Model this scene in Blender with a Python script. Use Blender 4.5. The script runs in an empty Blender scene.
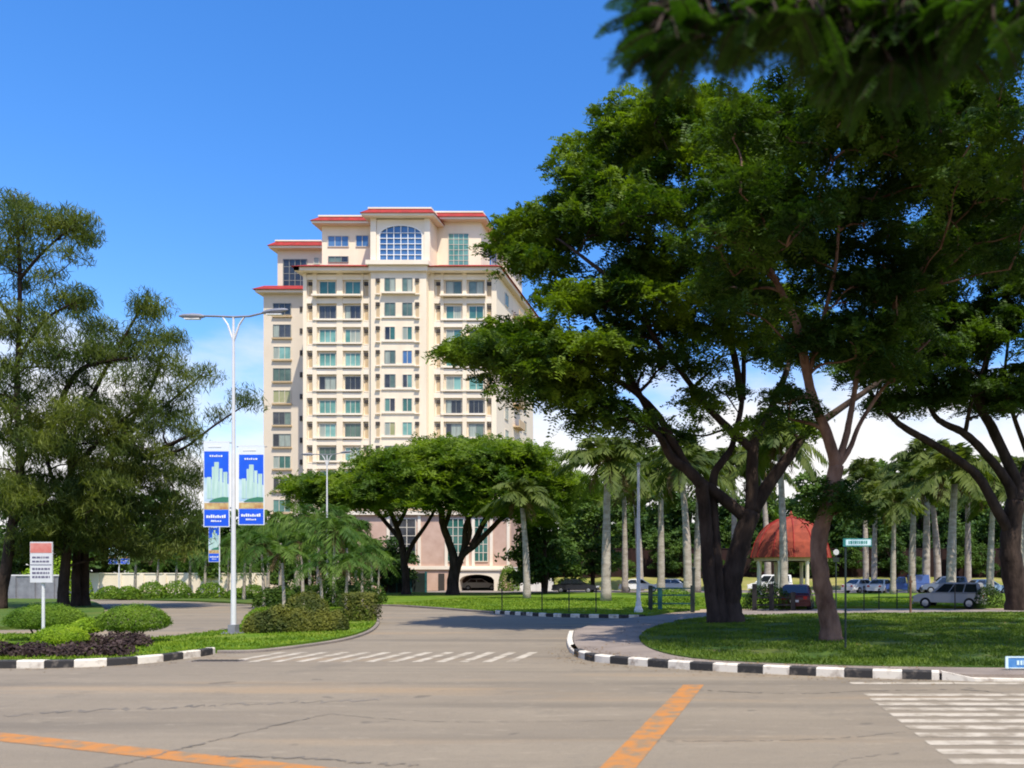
import bpy, bmesh, math, random
import numpy as np
from mathutils import Vector, Matrix, Quaternion

R = math.radians
random.seed(7)
rng = np.random.default_rng(7)
SC = bpy.context.scene
COL = SC.collection

# ------------------------------------------------------------------ camera, world, sun, exposure
F, CX, HY, H = 800.0, 730.0, 576.0, 1.75          # focal length in pixels, principal point, horizon row, eye height
cam_d = bpy.data.cameras.new('camera')
cam = bpy.data.objects.new('camera', cam_d); COL.objects.link(cam)
cam.location = (0, 0, H); cam.rotation_euler = (R(90), 0, 0)
cam_d.sensor_fit = 'HORIZONTAL'; cam_d.sensor_width = 36
cam_d.lens = 36 * F / 1024
cam_d.shift_x = (512 - CX) / 1024; cam_d.shift_y = (HY - 384) / 1024
cam_d.clip_end = 6000
cam_d.dof.use_dof = True; cam_d.dof.focus_distance = 60; cam_d.dof.aperture_fstop = 1.5
SC.camera = cam

to_sun = Vector((0.25, -0.39, 0.885)).normalized()
elev = math.asin(to_sun.z)
sun_d = bpy.data.lights.new('sun', 'SUN'); sun = bpy.data.objects.new('sun', sun_d); COL.objects.link(sun)
sun_d.energy = 5.0; sun_d.angle = R(0.5); sun_d.color = (1.0, 0.93, 0.80)
sun.rotation_euler = to_sun.to_track_quat('Z', 'Y').to_euler()

world = bpy.data.worlds.new('World'); SC.world = world; world.use_nodes = True
nt = world.node_tree; nt.nodes.clear()
def N(t, tree, **kw):
    n = tree.nodes.new(t)
    for k, v in kw.items():
        if k in n.inputs: n.inputs[k].default_value = v
        else: setattr(n, k, v)
    return n
sky = N('ShaderNodeTexSky', nt, sky_type='NISHITA', sun_disc=False, sun_elevation=elev,
        sun_rotation=math.atan2(to_sun.x, to_sun.y), air_density=1.0, dust_density=0.9, ozone_density=3.0, altitude=0)
hs = N('ShaderNodeHueSaturation', nt); hs.inputs['Saturation'].default_value = 1.34; hs.inputs['Value'].default_value = 1.40; hs.inputs['Hue'].default_value = 0.508
tc = N('ShaderNodeTexCoord', nt)
sep = N('ShaderNodeSeparateXYZ', nt)
mp = N('ShaderNodeMapping', nt); mp.inputs['Scale'].default_value = (1.0, 1.0, 2.6)
nz = N('ShaderNodeTexNoise', nt); nz.inputs['Scale'].default_value = 4.2; nz.inputs['Detail'].default_value = 7; nz.inputs['Roughness'].default_value = 0.55
mr = N('ShaderNodeMapRange', nt); mr.interpolation_type = 'SMOOTHSTEP'
mr.inputs['From Min'].default_value = 0.40; mr.inputs['From Max'].default_value = 0.06
add = N('ShaderNodeMath', nt, operation='ADD')
sub = N('ShaderNodeMath', nt, operation='MULTIPLY_ADD'); sub.inputs[1].default_value = 1.1; sub.inputs[2].default_value = -0.55
rp = N('ShaderNodeMapRange', nt); rp.interpolation_type = 'SMOOTHSTEP'
rp.inputs['From Min'].default_value = 0.30; rp.inputs['From Max'].default_value = 0.85
mix = N('ShaderNodeMix', nt, data_type='RGBA')
mix.inputs['B'].default_value = (5.4, 5.3, 5.25, 1)
bg = N('ShaderNodeBackground', nt); bg.inputs['Strength'].default_value = 0.15
wo = N('ShaderNodeOutputWorld', nt)
L = nt.links.new
L(sky.outputs[0], hs.inputs['Color'])
L(tc.outputs['Generated'], sep.inputs[0]); L(tc.outputs['Generated'], mp.inputs[0]); L(mp.outputs[0], nz.inputs[0])
L(sep.outputs['Z'], mr.inputs['Value']); L(nz.outputs[0], sub.inputs[0])
L(mr.outputs[0], add.inputs[0]); L(sub.outputs[0], add.inputs[1])
L(add.outputs[0], rp.inputs['Value'])
L(hs.outputs[0], mix.inputs['A']); L(rp.outputs[0], mix.inputs['Factor'])
L(mix.outputs['Result'], bg.inputs['Color']); L(bg.outputs[0], wo.inputs[0])

SC.view_settings.view_transform = 'Standard'; SC.view_settings.look = 'None'
SC.view_settings.exposure = 0.40; SC.view_settings.gamma = 1.0
SC.view_settings.use_curve_mapping = False
SC.render.engine = 'CYCLES'
cy = SC.cycles
cy.use_denoising = True
cy.max_bounces = 6; cy.diffuse_bounces = 3; cy.glossy_bounces = 3; cy.transmission_bounces = 4; cy.transparent_max_bounces = 4
cy.caustics_reflective = False; cy.caustics_refractive = False
cy.sample_clamp_indirect = 6
cy.filter_width = 1.9

# ------------------------------------------------------------------ helpers
def P(x, y, Y):                                    # a point at depth Y seen at photograph pixel (x, y)
    return Vector(((x - CX) / F * Y, Y, H + (HY - y) / F * Y))
def G(x, y, z=0.0):                                # the ground point (height z) seen at that pixel
    Y = F * (H - z) / (y - HY)
    return Vector(((x - CX) / F * Y, Y, z))
def tag(o, label=None, cat=None, group=None, kind=None):
    if label: o['label'] = label
    if cat: o['category'] = cat
    if group: o['group'] = group
    if kind: o['kind'] = kind
    return o
def thing(name, label, cat, loc=(0, 0, 0), rz=0.0, group=None, scale=None):
    o = bpy.data.objects.new(name, None); COL.objects.link(o)
    o.location = loc; o.rotation_euler = (0, 0, rz); o.empty_display_size = 0.3
    if scale: o.scale = (scale,) * 3 if not hasattr(scale, '__len__') else scale
    return tag(o, label, cat, group)
def kids(o): return [c for c in bpy.data.objects if c.parent == o]
def copy_tree(o, parent=None):
    c = o.copy(); COL.objects.link(c)
    if parent: c.parent = parent
    for ch in list(o.children): copy_tree(ch, c)
    return c

class MB:
    """collects vertices and faces (with material slots) and links them as one mesh object"""
    def __init__(s): s.v = []; s.f = []; s.m = []
    def add(s, vs, fs, m=0):
        b = len(s.v); s.v.extend([tuple(v) for v in vs]); s.f.extend([tuple(i + b for i in f) for f in fs]); s.m.extend([m] * len(fs)); return s
    def box(s, x0, x1, y0, y1, z0, z1, m=0):
        vs = [(x0,y0,z0),(x1,y0,z0),(x1,y1,z0),(x0,y1,z0),(x0,y0,z1),(x1,y0,z1),(x1,y1,z1),(x0,y1,z1)]
        return s.add(vs, [(0,3,2,1),(4,5,6,7),(0,1,5,4),(1,2,6,5),(2,3,7,6),(3,0,4,7)], m)
    def frustum(s, x0, x1, y0, y1, z0, z1, dx, dy, m=0):
        vs = [(x0,y0,z0),(x1,y0,z0),(x1,y1,z0),(x0,y1,z0),(x0+dx,y0+dy,z1),(x1-dx,y0+dy,z1),(x1-dx,y1-dy,z1),(x0+dx,y1-dy,z1)]
        return s.add(vs, [(0,3,2,1),(4,5,6,7),(0,1,5,4),(1,2,6,5),(2,3,7,6),(3,0,4,7)], m)
    def prism(s, poly, y0, y1, m=0):               # polygon in x,z pushed along y
        n = len(poly)
        vs = [(x, y0, z) for x, z in poly] + [(x, y1, z) for x, z in poly]
        return s.add(vs, [tuple(range(n)), tuple(range(2*n-1, n-1, -1))] + [(i, i+n, (i+1)%n+n, (i+1)%n) for i in range(n)], m)
    def slab(s, poly, z0, z1, m=0):                # polygon in x,y given height
        n = len(poly)
        vs = [(p[0], p[1], z1) for p in poly] + [(p[0], p[1], z0) for p in poly]
        return s.add(vs, [tuple(range(n)), tuple(range(2*n-1, n-1, -1))] + [(i, i+n, (i+1)%n+n, (i+1)%n) for i in range(n)], m)
    def tube(s, pts, rad, n=8, m=0, cap=True):
        pts = [Vector(p) for p in pts]; k = len(pts)
        if not hasattr(rad, '__len__'): rad = [rad]*k
        b = len(s.v); prev = None
        for i, p in enumerate(pts):
            d = (pts[min(i+1,k-1)] - pts[max(i-1,0)])
            if d.length < 1e-9: d = Vector((0,0,1))
            d.normalize()
            if prev is None:
                u = d.orthogonal().normalized()
            else:
                u = (prev - d*prev.dot(d))
                u = u.normalized() if u.length > 1e-6 else d.orthogonal().normalized()
            prev = u; w = d.cross(u)
            for j in range(n):
                a = 2*math.pi*j/n
                s.v.append(tuple(p + (u*math.cos(a) + w*math.sin(a))*rad[i]))
        for i in range(k-1):
            for j in range(n):
                s.f.append((b+i*n+j, b+i*n+(j+1)%n, b+(i+1)*n+(j+1)%n, b+(i+1)*n+j)); s.m.append(m)
        if cap:
            s.f.append(tuple(b+j for j in reversed(range(n)))); s.m.append(m)
            s.f.append(tuple(b+(k-1)*n+j for j in range(n))); s.m.append(m)
        return s
    def lathe(s, prof, cx=0, cy=0, n=16, m=0):     # profile (radius, z)
        b = len(s.v); k = len(prof)
        for r, z in prof:
            for j in range(n):
                a = 2*math.pi*j/n; s.v.append((cx + r*math.cos(a), cy + r*math.sin(a), z))
        for i in range(k-1):
            for j in range(n):
                s.f.append((b+i*n+j, b+i*n+(j+1)%n, b+(i+1)*n+(j+1)%n, b+(i+1)*n+j)); s.m.append(m)
        s.f.append(tuple(b+j for j in reversed(range(n)))); s.m.append(m)
        s.f.append(tuple(b+(k-1)*n+j for j in range(n))); s.m.append(m)
        return s
    def build(s, name, mats, parent=None, smooth=False, world=False, off=None):
        me = bpy.data.meshes.new(name)
        v = s.v
        if world and parent is not None:
            o3 = Vector((0,0,0)); q = parent
            while q is not None: o3 += q.location; q = q.parent
            v = [(a-o3.x, b-o3.y, c-o3.z) for a, b, c in v]
        me.from_pydata(v, [], s.f)
        if not isinstance(mats, (list, tuple)): mats = [mats]
        for m in mats: me.materials.append(m)
        me.polygons.foreach_set('material_index', s.m)
        if smooth:
            me.polygons.foreach_set('use_smooth', [True]*len(s.f))
        me.validate(); me.update()
        if s.f:
            bm = bmesh.new(); bm.from_mesh(me); bmesh.ops.recalc_face_normals(bm, faces=bm.faces); bm.to_mesh(me); bm.free()
        if smooth and smooth != 'full':
            try: me.set_sharp_from_angle(angle=R(40))
            except Exception: pass
        o = bpy.data.objects.new(name, me); COL.objects.link(o)
        if parent is not None:
            o.parent = parent
        return o

def quads_obj(name, V, mat_, parent=None, per=4, loc=None):
    """V: (n*per, 3) numpy array of consecutive faces"""
    n = len(V)//per
    me = bpy.data.meshes.new(name)
    me.vertices.add(n*per); me.vertices.foreach_set('co', np.ascontiguousarray(V, dtype=np.float32).ravel())
    me.loops.add(n*per); me.loops.foreach_set('vertex_index', np.arange(n*per, dtype=np.int32))
    me.polygons.add(n); me.polygons.foreach_set('loop_start', np.arange(0, n*per, per, dtype=np.int32))
    me.update(calc_edges=True)
    for m in (mat_ if isinstance(mat_, (list, tuple)) else [mat_]): me.materials.append(m)
    o = bpy.data.objects.new(name, me); COL.objects.link(o)
    if parent is not None:
        o.parent = parent
    if loc is not None: o.location = loc
    return o

# ------------------------------------------------------------------ materials
def mat(name, col, rough=0.7, col2=None, scale=6.0, detail=4, bump=0.0, bscale=None, metallic=0.0, spec=0.3, stretch=(1,1,1), lo=0.35, hi=0.65, coat=0.0):
    m = bpy.data.materials.new(name); m.use_nodes = True
    t = m.node_tree; b = t.nodes['Principled BSDF']
    b.inputs['Base Color'].default_value = (*col, 1); b.inputs['Roughness'].default_value = rough
    b.inputs['Metallic'].default_value = metallic; b.inputs['Specular IOR Level'].default_value = spec
    b.inputs['Coat Weight'].default_value = coat
    if col2 or bump:
        c = N('ShaderNodeTexCoord', t); mpn = N('ShaderNodeMapping', t); mpn.inputs['Scale'].default_value = stretch
        t.links.new(c.outputs['Object'], mpn.inputs[0])
    if col2:
        nn = N('ShaderNodeTexNoise', t); nn.inputs['Scale'].default_value = scale; nn.inputs['Detail'].default_value = detail
        nn.inputs['Roughness'].default_value = 0.6
        r = N('ShaderNodeMapRange', t); r.inputs['From Min'].default_value = lo; r.inputs['From Max'].default_value = hi
        x = N('ShaderNodeMix', t, data_type='RGBA'); x.inputs['A'].default_value = (*col, 1); x.inputs['B'].default_value = (*col2, 1)
        t.links.new(mpn.outputs[0], nn.inputs[0]); t.links.new(nn.outputs[0], r.inputs['Value'])
        t.links.new(r.outputs[0], x.inputs['Factor']); t.links.new(x.outputs['Result'], b.inputs['Base Color'])
    if bump:
        n2 = N('ShaderNodeTexNoise', t); n2.inputs['Scale'].default_value = bscale or scale*3; n2.inputs['Detail'].default_value = 5
        bp = N('ShaderNodeBump', t); bp.inputs['Strength'].default_value = bump; bp.inputs['Distance'].default_value = 0.05
        t.links.new(mpn.outputs[0], n2.inputs[0]); t.links.new(n2.outputs[0], bp.inputs['Height']); t.links.new(bp.outputs[0], b.inputs['Normal'])
    return m

def leaf_mat(name, c1, c2, trans=0.35, scale=1.3, tcol=None):
    """foliage: diffuse + translucent, two leaf greens mixed in patches"""
    m = bpy.data.materials.new(name); m.use_nodes = True; t = m.node_tree; t.nodes.clear()
    g = N('ShaderNodeNewGeometry', t)
    n1 = N('ShaderNodeTexNoise', t); n1.inputs['Scale'].default_value = scale; n1.inputs['Detail'].default_value = 3
    r = N('ShaderNodeMapRange', t); r.inputs['From Min'].default_value = 0.40; r.inputs['From Max'].default_value = 0.64
    a = N('ShaderNodeMath', t, operation='MULTIPLY_ADD'); a.inputs[1].default_value = 0.45; 
    mx = N('ShaderNodeMix', t, data_type='RGBA'); mx.inputs['A'].default_value = (*c1, 1); mx.inputs['B'].default_value = (*c2, 1)
    d = N('ShaderNodeBsdfPrincipled', t); d.inputs['Roughness'].default_value = 0.6; d.inputs['Specular IOR Level'].default_value = 0.18
    tr = N('ShaderNodeBsdfTranslucent', t)
    tm = N('ShaderNodeMix', t, data_type='RGBA', blend_type='MULTIPLY'); tm.inputs['Factor'].default_value = 1.0
    tm.inputs['B'].default_value = (*(tcol or (1.6, 1.7, 0.55)), 1)
    ms = N('ShaderNodeMixShader', t); ms.inputs[0].default_value = trans
    o = N('ShaderNodeOutputMaterial', t)
    l = t.links.new
    l(g.outputs['Position'], n1.inputs[0]); l(n1.outputs[0], r.inputs['Value'])
    l(g.outputs['Random Per Island'], a.inputs[0]); l(r.outputs[0], a.inputs[2])
    s2 = N('ShaderNodeMath', t, operation='SUBTRACT'); s2.inputs[1].default_value = 0.22; s2.use_clamp = True
    l(a.outputs[0], s2.inputs[0]); l(s2.outputs[0], mx.inputs['Factor'])
    l(mx.outputs['Result'], d.inputs['Base Color']); l(mx.outputs['Result'], tm.inputs['A']); l(tm.outputs['Result'], tr.inputs['Color'])
    l(d.outputs[0], ms.inputs[1]); l(tr.outputs[0], ms.inputs[2]); l(ms.outputs[0], o.inputs[0])
    return m

M = {}
def road_material():
    m = bpy.data.materials.new('worn_concrete_road'); m.use_nodes = True; t = m.node_tree; b = t.nodes['Principled BSDF']
    c = N('ShaderNodeTexCoord', t); l = t.links.new
    def noise(sc, st, det=5, ro=0.6):
        mpn = N('ShaderNodeMapping', t); mpn.inputs['Scale'].default_value = st; l(c.outputs['Object'], mpn.inputs[0])
        n = N('ShaderNodeTexNoise', t); n.inputs['Scale'].default_value = sc; n.inputs['Detail'].default_value = det; n.inputs['Roughness'].default_value = ro
        l(mpn.outputs[0], n.inputs[0]); return n.outputs[0]
    def rng_(v, a, bb):
        r = N('ShaderNodeMapRange', t); r.inputs['From Min'].default_value = a; r.inputs['From Max'].default_value = bb; l(v, r.inputs['Value']); return r.outputs[0]
    def mixc(fac, A, B, k=1.0):
        x = N('ShaderNodeMix', t, data_type='RGBA')
        if k != 1.0:
            q = N('ShaderNodeMath', t, operation='MULTIPLY'); q.inputs[1].default_value = k; l(fac, q.inputs[0]); fac = q.outputs[0]
        l(fac, x.inputs['Factor'])
        for nm, v in (('A', A), ('B', B)):
            if isinstance(v, tuple): x.inputs[nm].default_value = (*v, 1)
            else: l(v, x.inputs[nm])
        return x.outputs['Result']
    base = mixc(rng_(noise(0.35, (0.35, 1.3, 1)), .35, .65), (0.160, 0.131, 0.095), (0.215, 0.177, 0.127))
    base = mixc(rng_(noise(0.9, (0.12, 1.6, 1)), .52, .68), base, (0.15, 0.124, 0.090), 0.85)
    base = mixc(rng_(noise(0.25, (0.3, 2.2, 1), 4), .55, .72), base, (0.31, 0.205, 0.105), 0.7)
    base = mixc(rng_(noise(2.5, (1, 1, 1), 6, .7), .56, .74), base, (0.15, 0.13, 0.105), 0.6)
    base = mixc(rng_(noise(60, (1, 1, 1), 3), .35, .75), base, (0.32, 0.265, 0.19), 0.4)
    base = mixc(rng_(noise(0.55, (1, 1, 1), 8, .72), .57, .64), base, (0.135, 0.115, 0.088), 0.45)      # patched and oil stained areas
    base = mixc(rng_(noise(0.16, (0.25, 4.5, 1), 3, .5), .54, .66), base, (0.115, 0.098, 0.076), 0.42)     # tyre darkened lanes
    base = mixc(rng_(noise(9, (1, 1, 1), 8, .75), .60, .70), base, (0.10, 0.088, 0.070), 0.5)
    base = mixc(rng_(noise(16, (.6, 1, 1), 6, .8), .50, .66), base, (0.125, 0.105, 0.080), 0.34)    # coarse grain and grit
    base = mixc(rng_(noise(3.2, (.5, 1.6, 1), 7, .75), .56, .66), base, (0.30, 0.25, 0.18), 0.5)        # paler worn areas
    base = mixc(rng_(noise(1.5, (1, 1, 1), 2, .4), .715, .745), base, (0.085, 0.074, 0.060), 0.6)          # oil spots
    l(base, b.inputs['Base Color']); b.inputs['Roughness'].default_value = 0.85; b.inputs['Specular IOR Level'].default_value = 0.25
    bp = N('ShaderNodeBump', t); bp.inputs['Strength'].default_value = 0.25; bp.inputs['Distance'].default_value = 0.01
    l(noise(45, (1, 1, 1), 4), bp.inputs['Height']); l(bp.outputs[0], b.inputs['Normal'])
    return m
def worn_paint(name, col, under, amount=0.5, scale=5):
    return mat(name, col, 0.75, under, scale, 8, lo=amount, hi=amount+0.18)

M['road'] = road_material()
M['white_line'] = worn_paint('worn_white_paint', (0.43, 0.375, 0.295), (0.24, 0.20, 0.145), 0.44, 3)
M['orange_line'] = worn_paint('worn_orange_paint', (0.40, 0.165, 0.040), (0.22, 0.155, 0.09), 0.44, 5)
M['kerb_white'] = worn_paint('kerb_white_paint', (0.66, 0.60, 0.50), (0.34, 0.28, 0.22), 0.50, 5)
M['kerb_black'] = worn_paint('kerb_black_paint', (0.030, 0.028, 0.027), (0.16, 0.135, 0.11), 0.54, 6)
M['concrete'] = mat('grey_concrete', (0.24, 0.20, 0.17), 0.85, (0.17, 0.145, 0.125), 1.2, 7, 0.3, 20)
M['paving'] = mat('pavement_concrete', (0.25, 0.205, 0.17), 0.85, (0.18, 0.145, 0.12), 0.9, 7, 0.3, 20)
M['tar'] = mat('tar_joint', (0.10, 0.088, 0.072), 0.8, (0.20, 0.168, 0.13), 2.0, 6)
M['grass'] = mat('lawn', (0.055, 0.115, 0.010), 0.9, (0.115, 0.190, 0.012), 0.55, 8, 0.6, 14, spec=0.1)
M['shade_grass'] = mat('shaded_lawn', (0.036, 0.085, 0.013), 0.9, (0.085, 0.125, 0.022), 0.8, 8, 0.6, 14, spec=0.1)  # darker copy of the lawn; tree shade is put into the green
def patchy(m, bare, dry):
    t = m.node_tree; bs = t.nodes['Principled BSDF']; src = bs.inputs['Base Color'].links[0].from_socket
    c = N('ShaderNodeTexCoord', t)
    for col, sc, lo_, hi_, k in ((dry, 0.45, .50, .68, .75), (bare, 0.9, .62, .70, .8)):
        n = N('ShaderNodeTexNoise', t); n.inputs['Scale'].default_value = sc; n.inputs['Detail'].default_value = 9; n.inputs['Roughness'].default_value = .7
        r = N('ShaderNodeMapRange', t); r.inputs['From Min'].default_value = lo_; r.inputs['From Max'].default_value = hi_; r.inputs['To Max'].default_value = k
        x = N('ShaderNodeMix', t, data_type='RGBA'); x.inputs['B'].default_value = (*col, 1)
        t.links.new(c.outputs['Object'], n.inputs[0]); t.links.new(n.outputs[0], r.inputs['Value']); t.links.new(r.outputs[0], x.inputs['Factor']); t.links.new(src, x.inputs['A']); src = x.outputs['Result']
    t.links.new(src, bs.inputs['Base Color'])
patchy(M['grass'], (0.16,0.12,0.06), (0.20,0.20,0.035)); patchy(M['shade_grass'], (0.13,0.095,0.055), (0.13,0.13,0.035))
M['litter'] = leaf_mat('dry_leaf', (0.10, 0.055, 0.02), (0.26, 0.17, 0.06), 0.1, 3.0, (1, 1, 1))
M['dead_frond'] = leaf_mat('dead_palm_leaf', (0.13, 0.085, 0.04), (0.24, 0.17, 0.09), 0.2, 0.6, (1, 1, 1))
M['earth'] = mat('dry_earth', (0.16, 0.15, 0.055), 0.95, (0.26, 0.21, 0.12), 0.12, 8, spec=0.1)
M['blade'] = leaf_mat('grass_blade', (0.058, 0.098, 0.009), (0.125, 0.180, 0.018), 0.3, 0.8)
M['blade_sunlit'] = leaf_mat('grass_blade_sunlit', (0.095, 0.165, 0.009), (0.19, 0.26, 0.018), 0.3, 0.8)  # paler copy of the blades, with sunlight on open lawns in the colour
M['bark'] = mat('dark_bark', (0.024, 0.017, 0.014), 0.95, (0.062, 0.043, 0.034), 3, 7, 0.9, 9, stretch=(1,1,0.35), spec=0.1)
M['bark_red'] = mat('reddish_bark', (0.085, 0.044, 0.029), 0.95, (0.23, 0.135, 0.09), 3, 7, 0.9, 9, stretch=(1,1,0.4), spec=0.1)
M['bark_pale'] = mat('pale_palm_bark', (0.44, 0.39, 0.33), 0.9, (0.26, 0.22, 0.18), 1.6, 6, 0.4, 8, stretch=(1,1,3), spec=0.1)
M['leaf_rain'] = leaf_mat('rain_tree_leaf', (0.024, 0.056, 0.006), (0.150, 0.220, 0.014), 0.30, 0.55)
M['leaf_rain_far'] = leaf_mat('umbrella_tree_leaf', (0.045, 0.090, 0.009), (0.15, 0.215, 0.016), 0.38, 0.35)
M['leaf_dark'] = leaf_mat('dark_leaf', (0.016, 0.040, 0.005), (0.072, 0.125, 0.011), 0.28, 0.5)
M['leaf_casu'] = leaf_mat('feathery_leaf', (0.040, 0.066, 0.014), (0.130, 0.155, 0.026), 0.36, 0.6)
M['leaf_wood'] = leaf_mat('wood_leaf', (0.026, 0.062, 0.012), (0.085, 0.145, 0.022), 0.25, 0.12)
M['leaf_palm'] = leaf_mat('palm_leaf', (0.035, 0.085, 0.012), (0.100, 0.165, 0.025), 0.35, 0.5)
M['leaf_palm_far'] = leaf_mat('tall_palm_leaf', (0.045, 0.072, 0.012), (0.110, 0.140, 0.026), 0.35, 0.3)
M['leaf_bush'] = leaf_mat('clipped_bush_leaf', (0.070, 0.140, 0.010), (0.135, 0.215, 0.014), 0.25, 2.0)
M['leaf_lime'] = leaf_mat('lime_bush_leaf', (0.15, 0.25, 0.010), (0.26, 0.36, 0.018), 0.25, 2.0)
M['leaf_purple'] = leaf_mat('purple_leaf', (0.030, 0.018, 0.016), (0.085, 0.056, 0.050), 0.2, 2.5, (1.2, 1, 1))
M['leaf_olive'] = leaf_mat('hedge_leaf', (0.045, 0.062, 0.012), (0.14, 0.145, 0.022), 0.25, 1.4)
M['leaf_near'] = leaf_mat('feather_leaflet', (0.018, 0.052, 0.005), (0.055, 0.115, 0.010), 0.35, 1.0)
M['cream'] = mat('cream_wall', (0.82, 0.705, 0.535), 0.8, (0.70, 0.575, 0.42), 0.5, 7, stretch=(1,1,0.12), lo=.42, hi=.85, spec=0.2)
M['pale_cream'] = mat('pale_cream_trim', (0.82, 0.73, 0.60), 0.75, (0.76, 0.655, 0.51), 0.3, 6, spec=0.2)
M['tan'] = mat('tan_panel', (0.60, 0.45, 0.27), 0.8, (0.50, 0.37, 0.22), 0.5, 5, spec=0.2)
M['grey_wall'] = mat('grey_cream_wall', (0.70, 0.60, 0.47), 0.8, (0.63, 0.53, 0.41), 0.15, 6, spec=0.2)
M['white_wall'] = mat('white_wall', (0.74, 0.72, 0.70), 0.8, (0.64, 0.62, 0.60), 0.4, 6, spec=0.2)
M['pink_stone'] = mat('pink_stone', (0.58, 0.40, 0.31), 0.8, (0.50, 0.33, 0.25), 0.8, 6, spec=0.2)
M['red_tile'] = mat('red_roof_tile', (0.33, 0.026, 0.020), 0.75, (0.20, 0.018, 0.014), 1.5, 4, 0.4, 10)
M['orange_roof'] = mat('orange_red_roof', (0.29, 0.056, 0.028), 0.85, (0.16, 0.030, 0.017), 1.6, 6, 0.3, 12)
M['frame'] = mat('window_frame', (0.62, 0.56, 0.46), 0.5)
M['frame_grey'] = mat('grey_window_frame', (0.20, 0.21, 0.20), 0.5)
M['teal'] = mat('teal_glass', (0.075, 0.23, 0.19), 0.12, (0.03, 0.12, 0.10), 0.45, 3, spec=0.7)
M['aqua'] = mat('aqua_glass', (0.20, 0.42, 0.365), 0.14, (0.085, 0.25, 0.21), 0.55, 3, spec=0.6)
M['dark_glass'] = mat('dark_glass', (0.012, 0.015, 0.022), 0.16, (0.045, 0.05, 0.06), 0.6, 3, spec=0.7)
M['sage'] = mat('sage_glass', (0.12, 0.19, 0.145), 0.14, (0.05, 0.10, 0.08), 0.6, 3, spec=0.6)
M['olive_glass'] = mat('olive_glass', (0.23, 0.25, 0.07), 0.2, (0.30, 0.28, 0.12), 0.6, 3, spec=0.5)
M['blue_glass'] = mat('blue_glass', (0.03, 0.10, 0.25), 0.08, (0.09, 0.19, 0.36), 0.3, 3, spec=0.9)
M['dark'] = mat('recess_shade_black', (0.020, 0.018, 0.016), 0.8)
M['vent'] = mat('dark_vent', (0.05, 0.042, 0.036), 0.7)
M['maroon'] = mat('maroon_wall', (0.034, 0.012, 0.010), 0.9, (0.014, 0.008, 0.006), 0.5, 6, 0.3, 3, stretch=(3,1,0.6))
M['metal_white'] = mat('white_painted_metal', (0.66, 0.66, 0.66), 0.45, (0.56, 0.56, 0.57), 1.5, 4)
M['metal_grey'] = mat('galvanised_metal', (0.30, 0.30, 0.32), 0.5, (0.22, 0.22, 0.24), 2, 4, metallic=0.3)
M['metal_dark'] = mat('dark_green_metal', (0.018, 0.028, 0.025), 0.6)
M['metal_black'] = mat('black_iron', (0.018, 0.016, 0.016), 0.6)
M['teal_paint'] = mat('teal_paint', (0.02, 0.12, 0.12), 0.55, (0.015, 0.075, 0.08), 3)
M['green_sign'] = mat('green_sign', (0.04, 0.24, 0.20), 0.4)
M['sign_pale'] = mat('pale_lettering', (0.62, 0.78, 0.76), 0.5)
M['banner_white'] = mat('banner_white', (0.68, 0.72, 0.74), 0.7)
M['banner_blue'] = mat('banner_blue', (0.010, 0.075, 0.62), 0.6, (0.012, 0.12, 0.70), 1.2, 2)
M['banner_sky'] = mat('banner_pale_blue', (0.34, 0.52, 0.66), 0.6, (0.55, 0.66, 0.72), 2, 2)
M['banner_tower'] = mat('banner_tower_print', (0.52, 0.68, 0.60), 0.6, (0.36, 0.54, 0.48), 3, 2, stretch=(4,1,0.4))
M['banner_green'] = mat('banner_green', (0.05, 0.20, 0.12), 0.6)
M['banner_sand'] = mat('banner_sand', (0.62, 0.50, 0.22), 0.6, (0.42, 0.20, 0.08), 5, 2)
M['white'] = mat('white_print', (0.80, 0.80, 0.80), 0.6)
M['sign_red'] = mat('red_print', (0.55, 0.16, 0.13), 0.6, (0.62, 0.25, 0.21), 5, 2)
M['sign_ink'] = mat('dark_print', (0.12, 0.11, 0.17), 0.6)
M['sign_blue'] = mat('blue_sign', (0.04, 0.18, 0.46), 0.5, (0.14, 0.32, 0.56), 4, 3)
M['tyre'] = mat('tyre', (0.015, 0.015, 0.015), 0.85)
M['rim'] = mat('wheel_rim', (0.42, 0.42, 0.44), 0.35, metallic=0.7)
M['car_glass'] = mat('car_glass', (0.012, 0.016, 0.020), 0.06, spec=0.8)
M['tail'] = mat('tail_lens', (0.40, 0.015, 0.015), 0.25)
M['headlamp'] = mat('headlamp_lens', (0.62, 0.64, 0.66), 0.15, spec=0.7)
M['plate'] = mat('number_plate', (0.7, 0.7, 0.68), 0.5)
M['plastic'] = mat('black_plastic', (0.02, 0.02, 0.02), 0.6)
def paint(name, c): return mat(name, c, 0.28, coat=0.25 if sum(c) < .2 else 0.6, spec=0.3 if sum(c) < .2 else 0.5)
# every pane differs a little: brightness and tint vary by object
for k in ('teal', 'aqua', 'sage', 'dark_glass', 'olive_glass'):
    t = M[k].node_tree; bs = t.nodes['Principled BSDF']; src = bs.inputs['Base Color'].links[0].from_socket
    oi = N('ShaderNodeObjectInfo', t); mr_ = N('ShaderNodeMapRange', t); mr_.inputs['To Min'].default_value = .55; mr_.inputs['To Max'].default_value = 1.35
    hv = N('ShaderNodeHueSaturation', t); mh = N('ShaderNodeMapRange', t); mh.inputs['To Min'].default_value = 1.15; mh.inputs['To Max'].default_value = .7
    t.links.new(oi.outputs['Random'], mr_.inputs['Value']); t.links.new(oi.outputs['Random'], mh.inputs['Value']); t.links.new(mr_.outputs[0], hv.inputs['Value']); t.links.new(mh.outputs[0], hv.inputs['Saturation'])
    t.links.new(src, hv.inputs['Color']); t.links.new(hv.outputs[0], bs.inputs['Base Color'])
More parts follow.
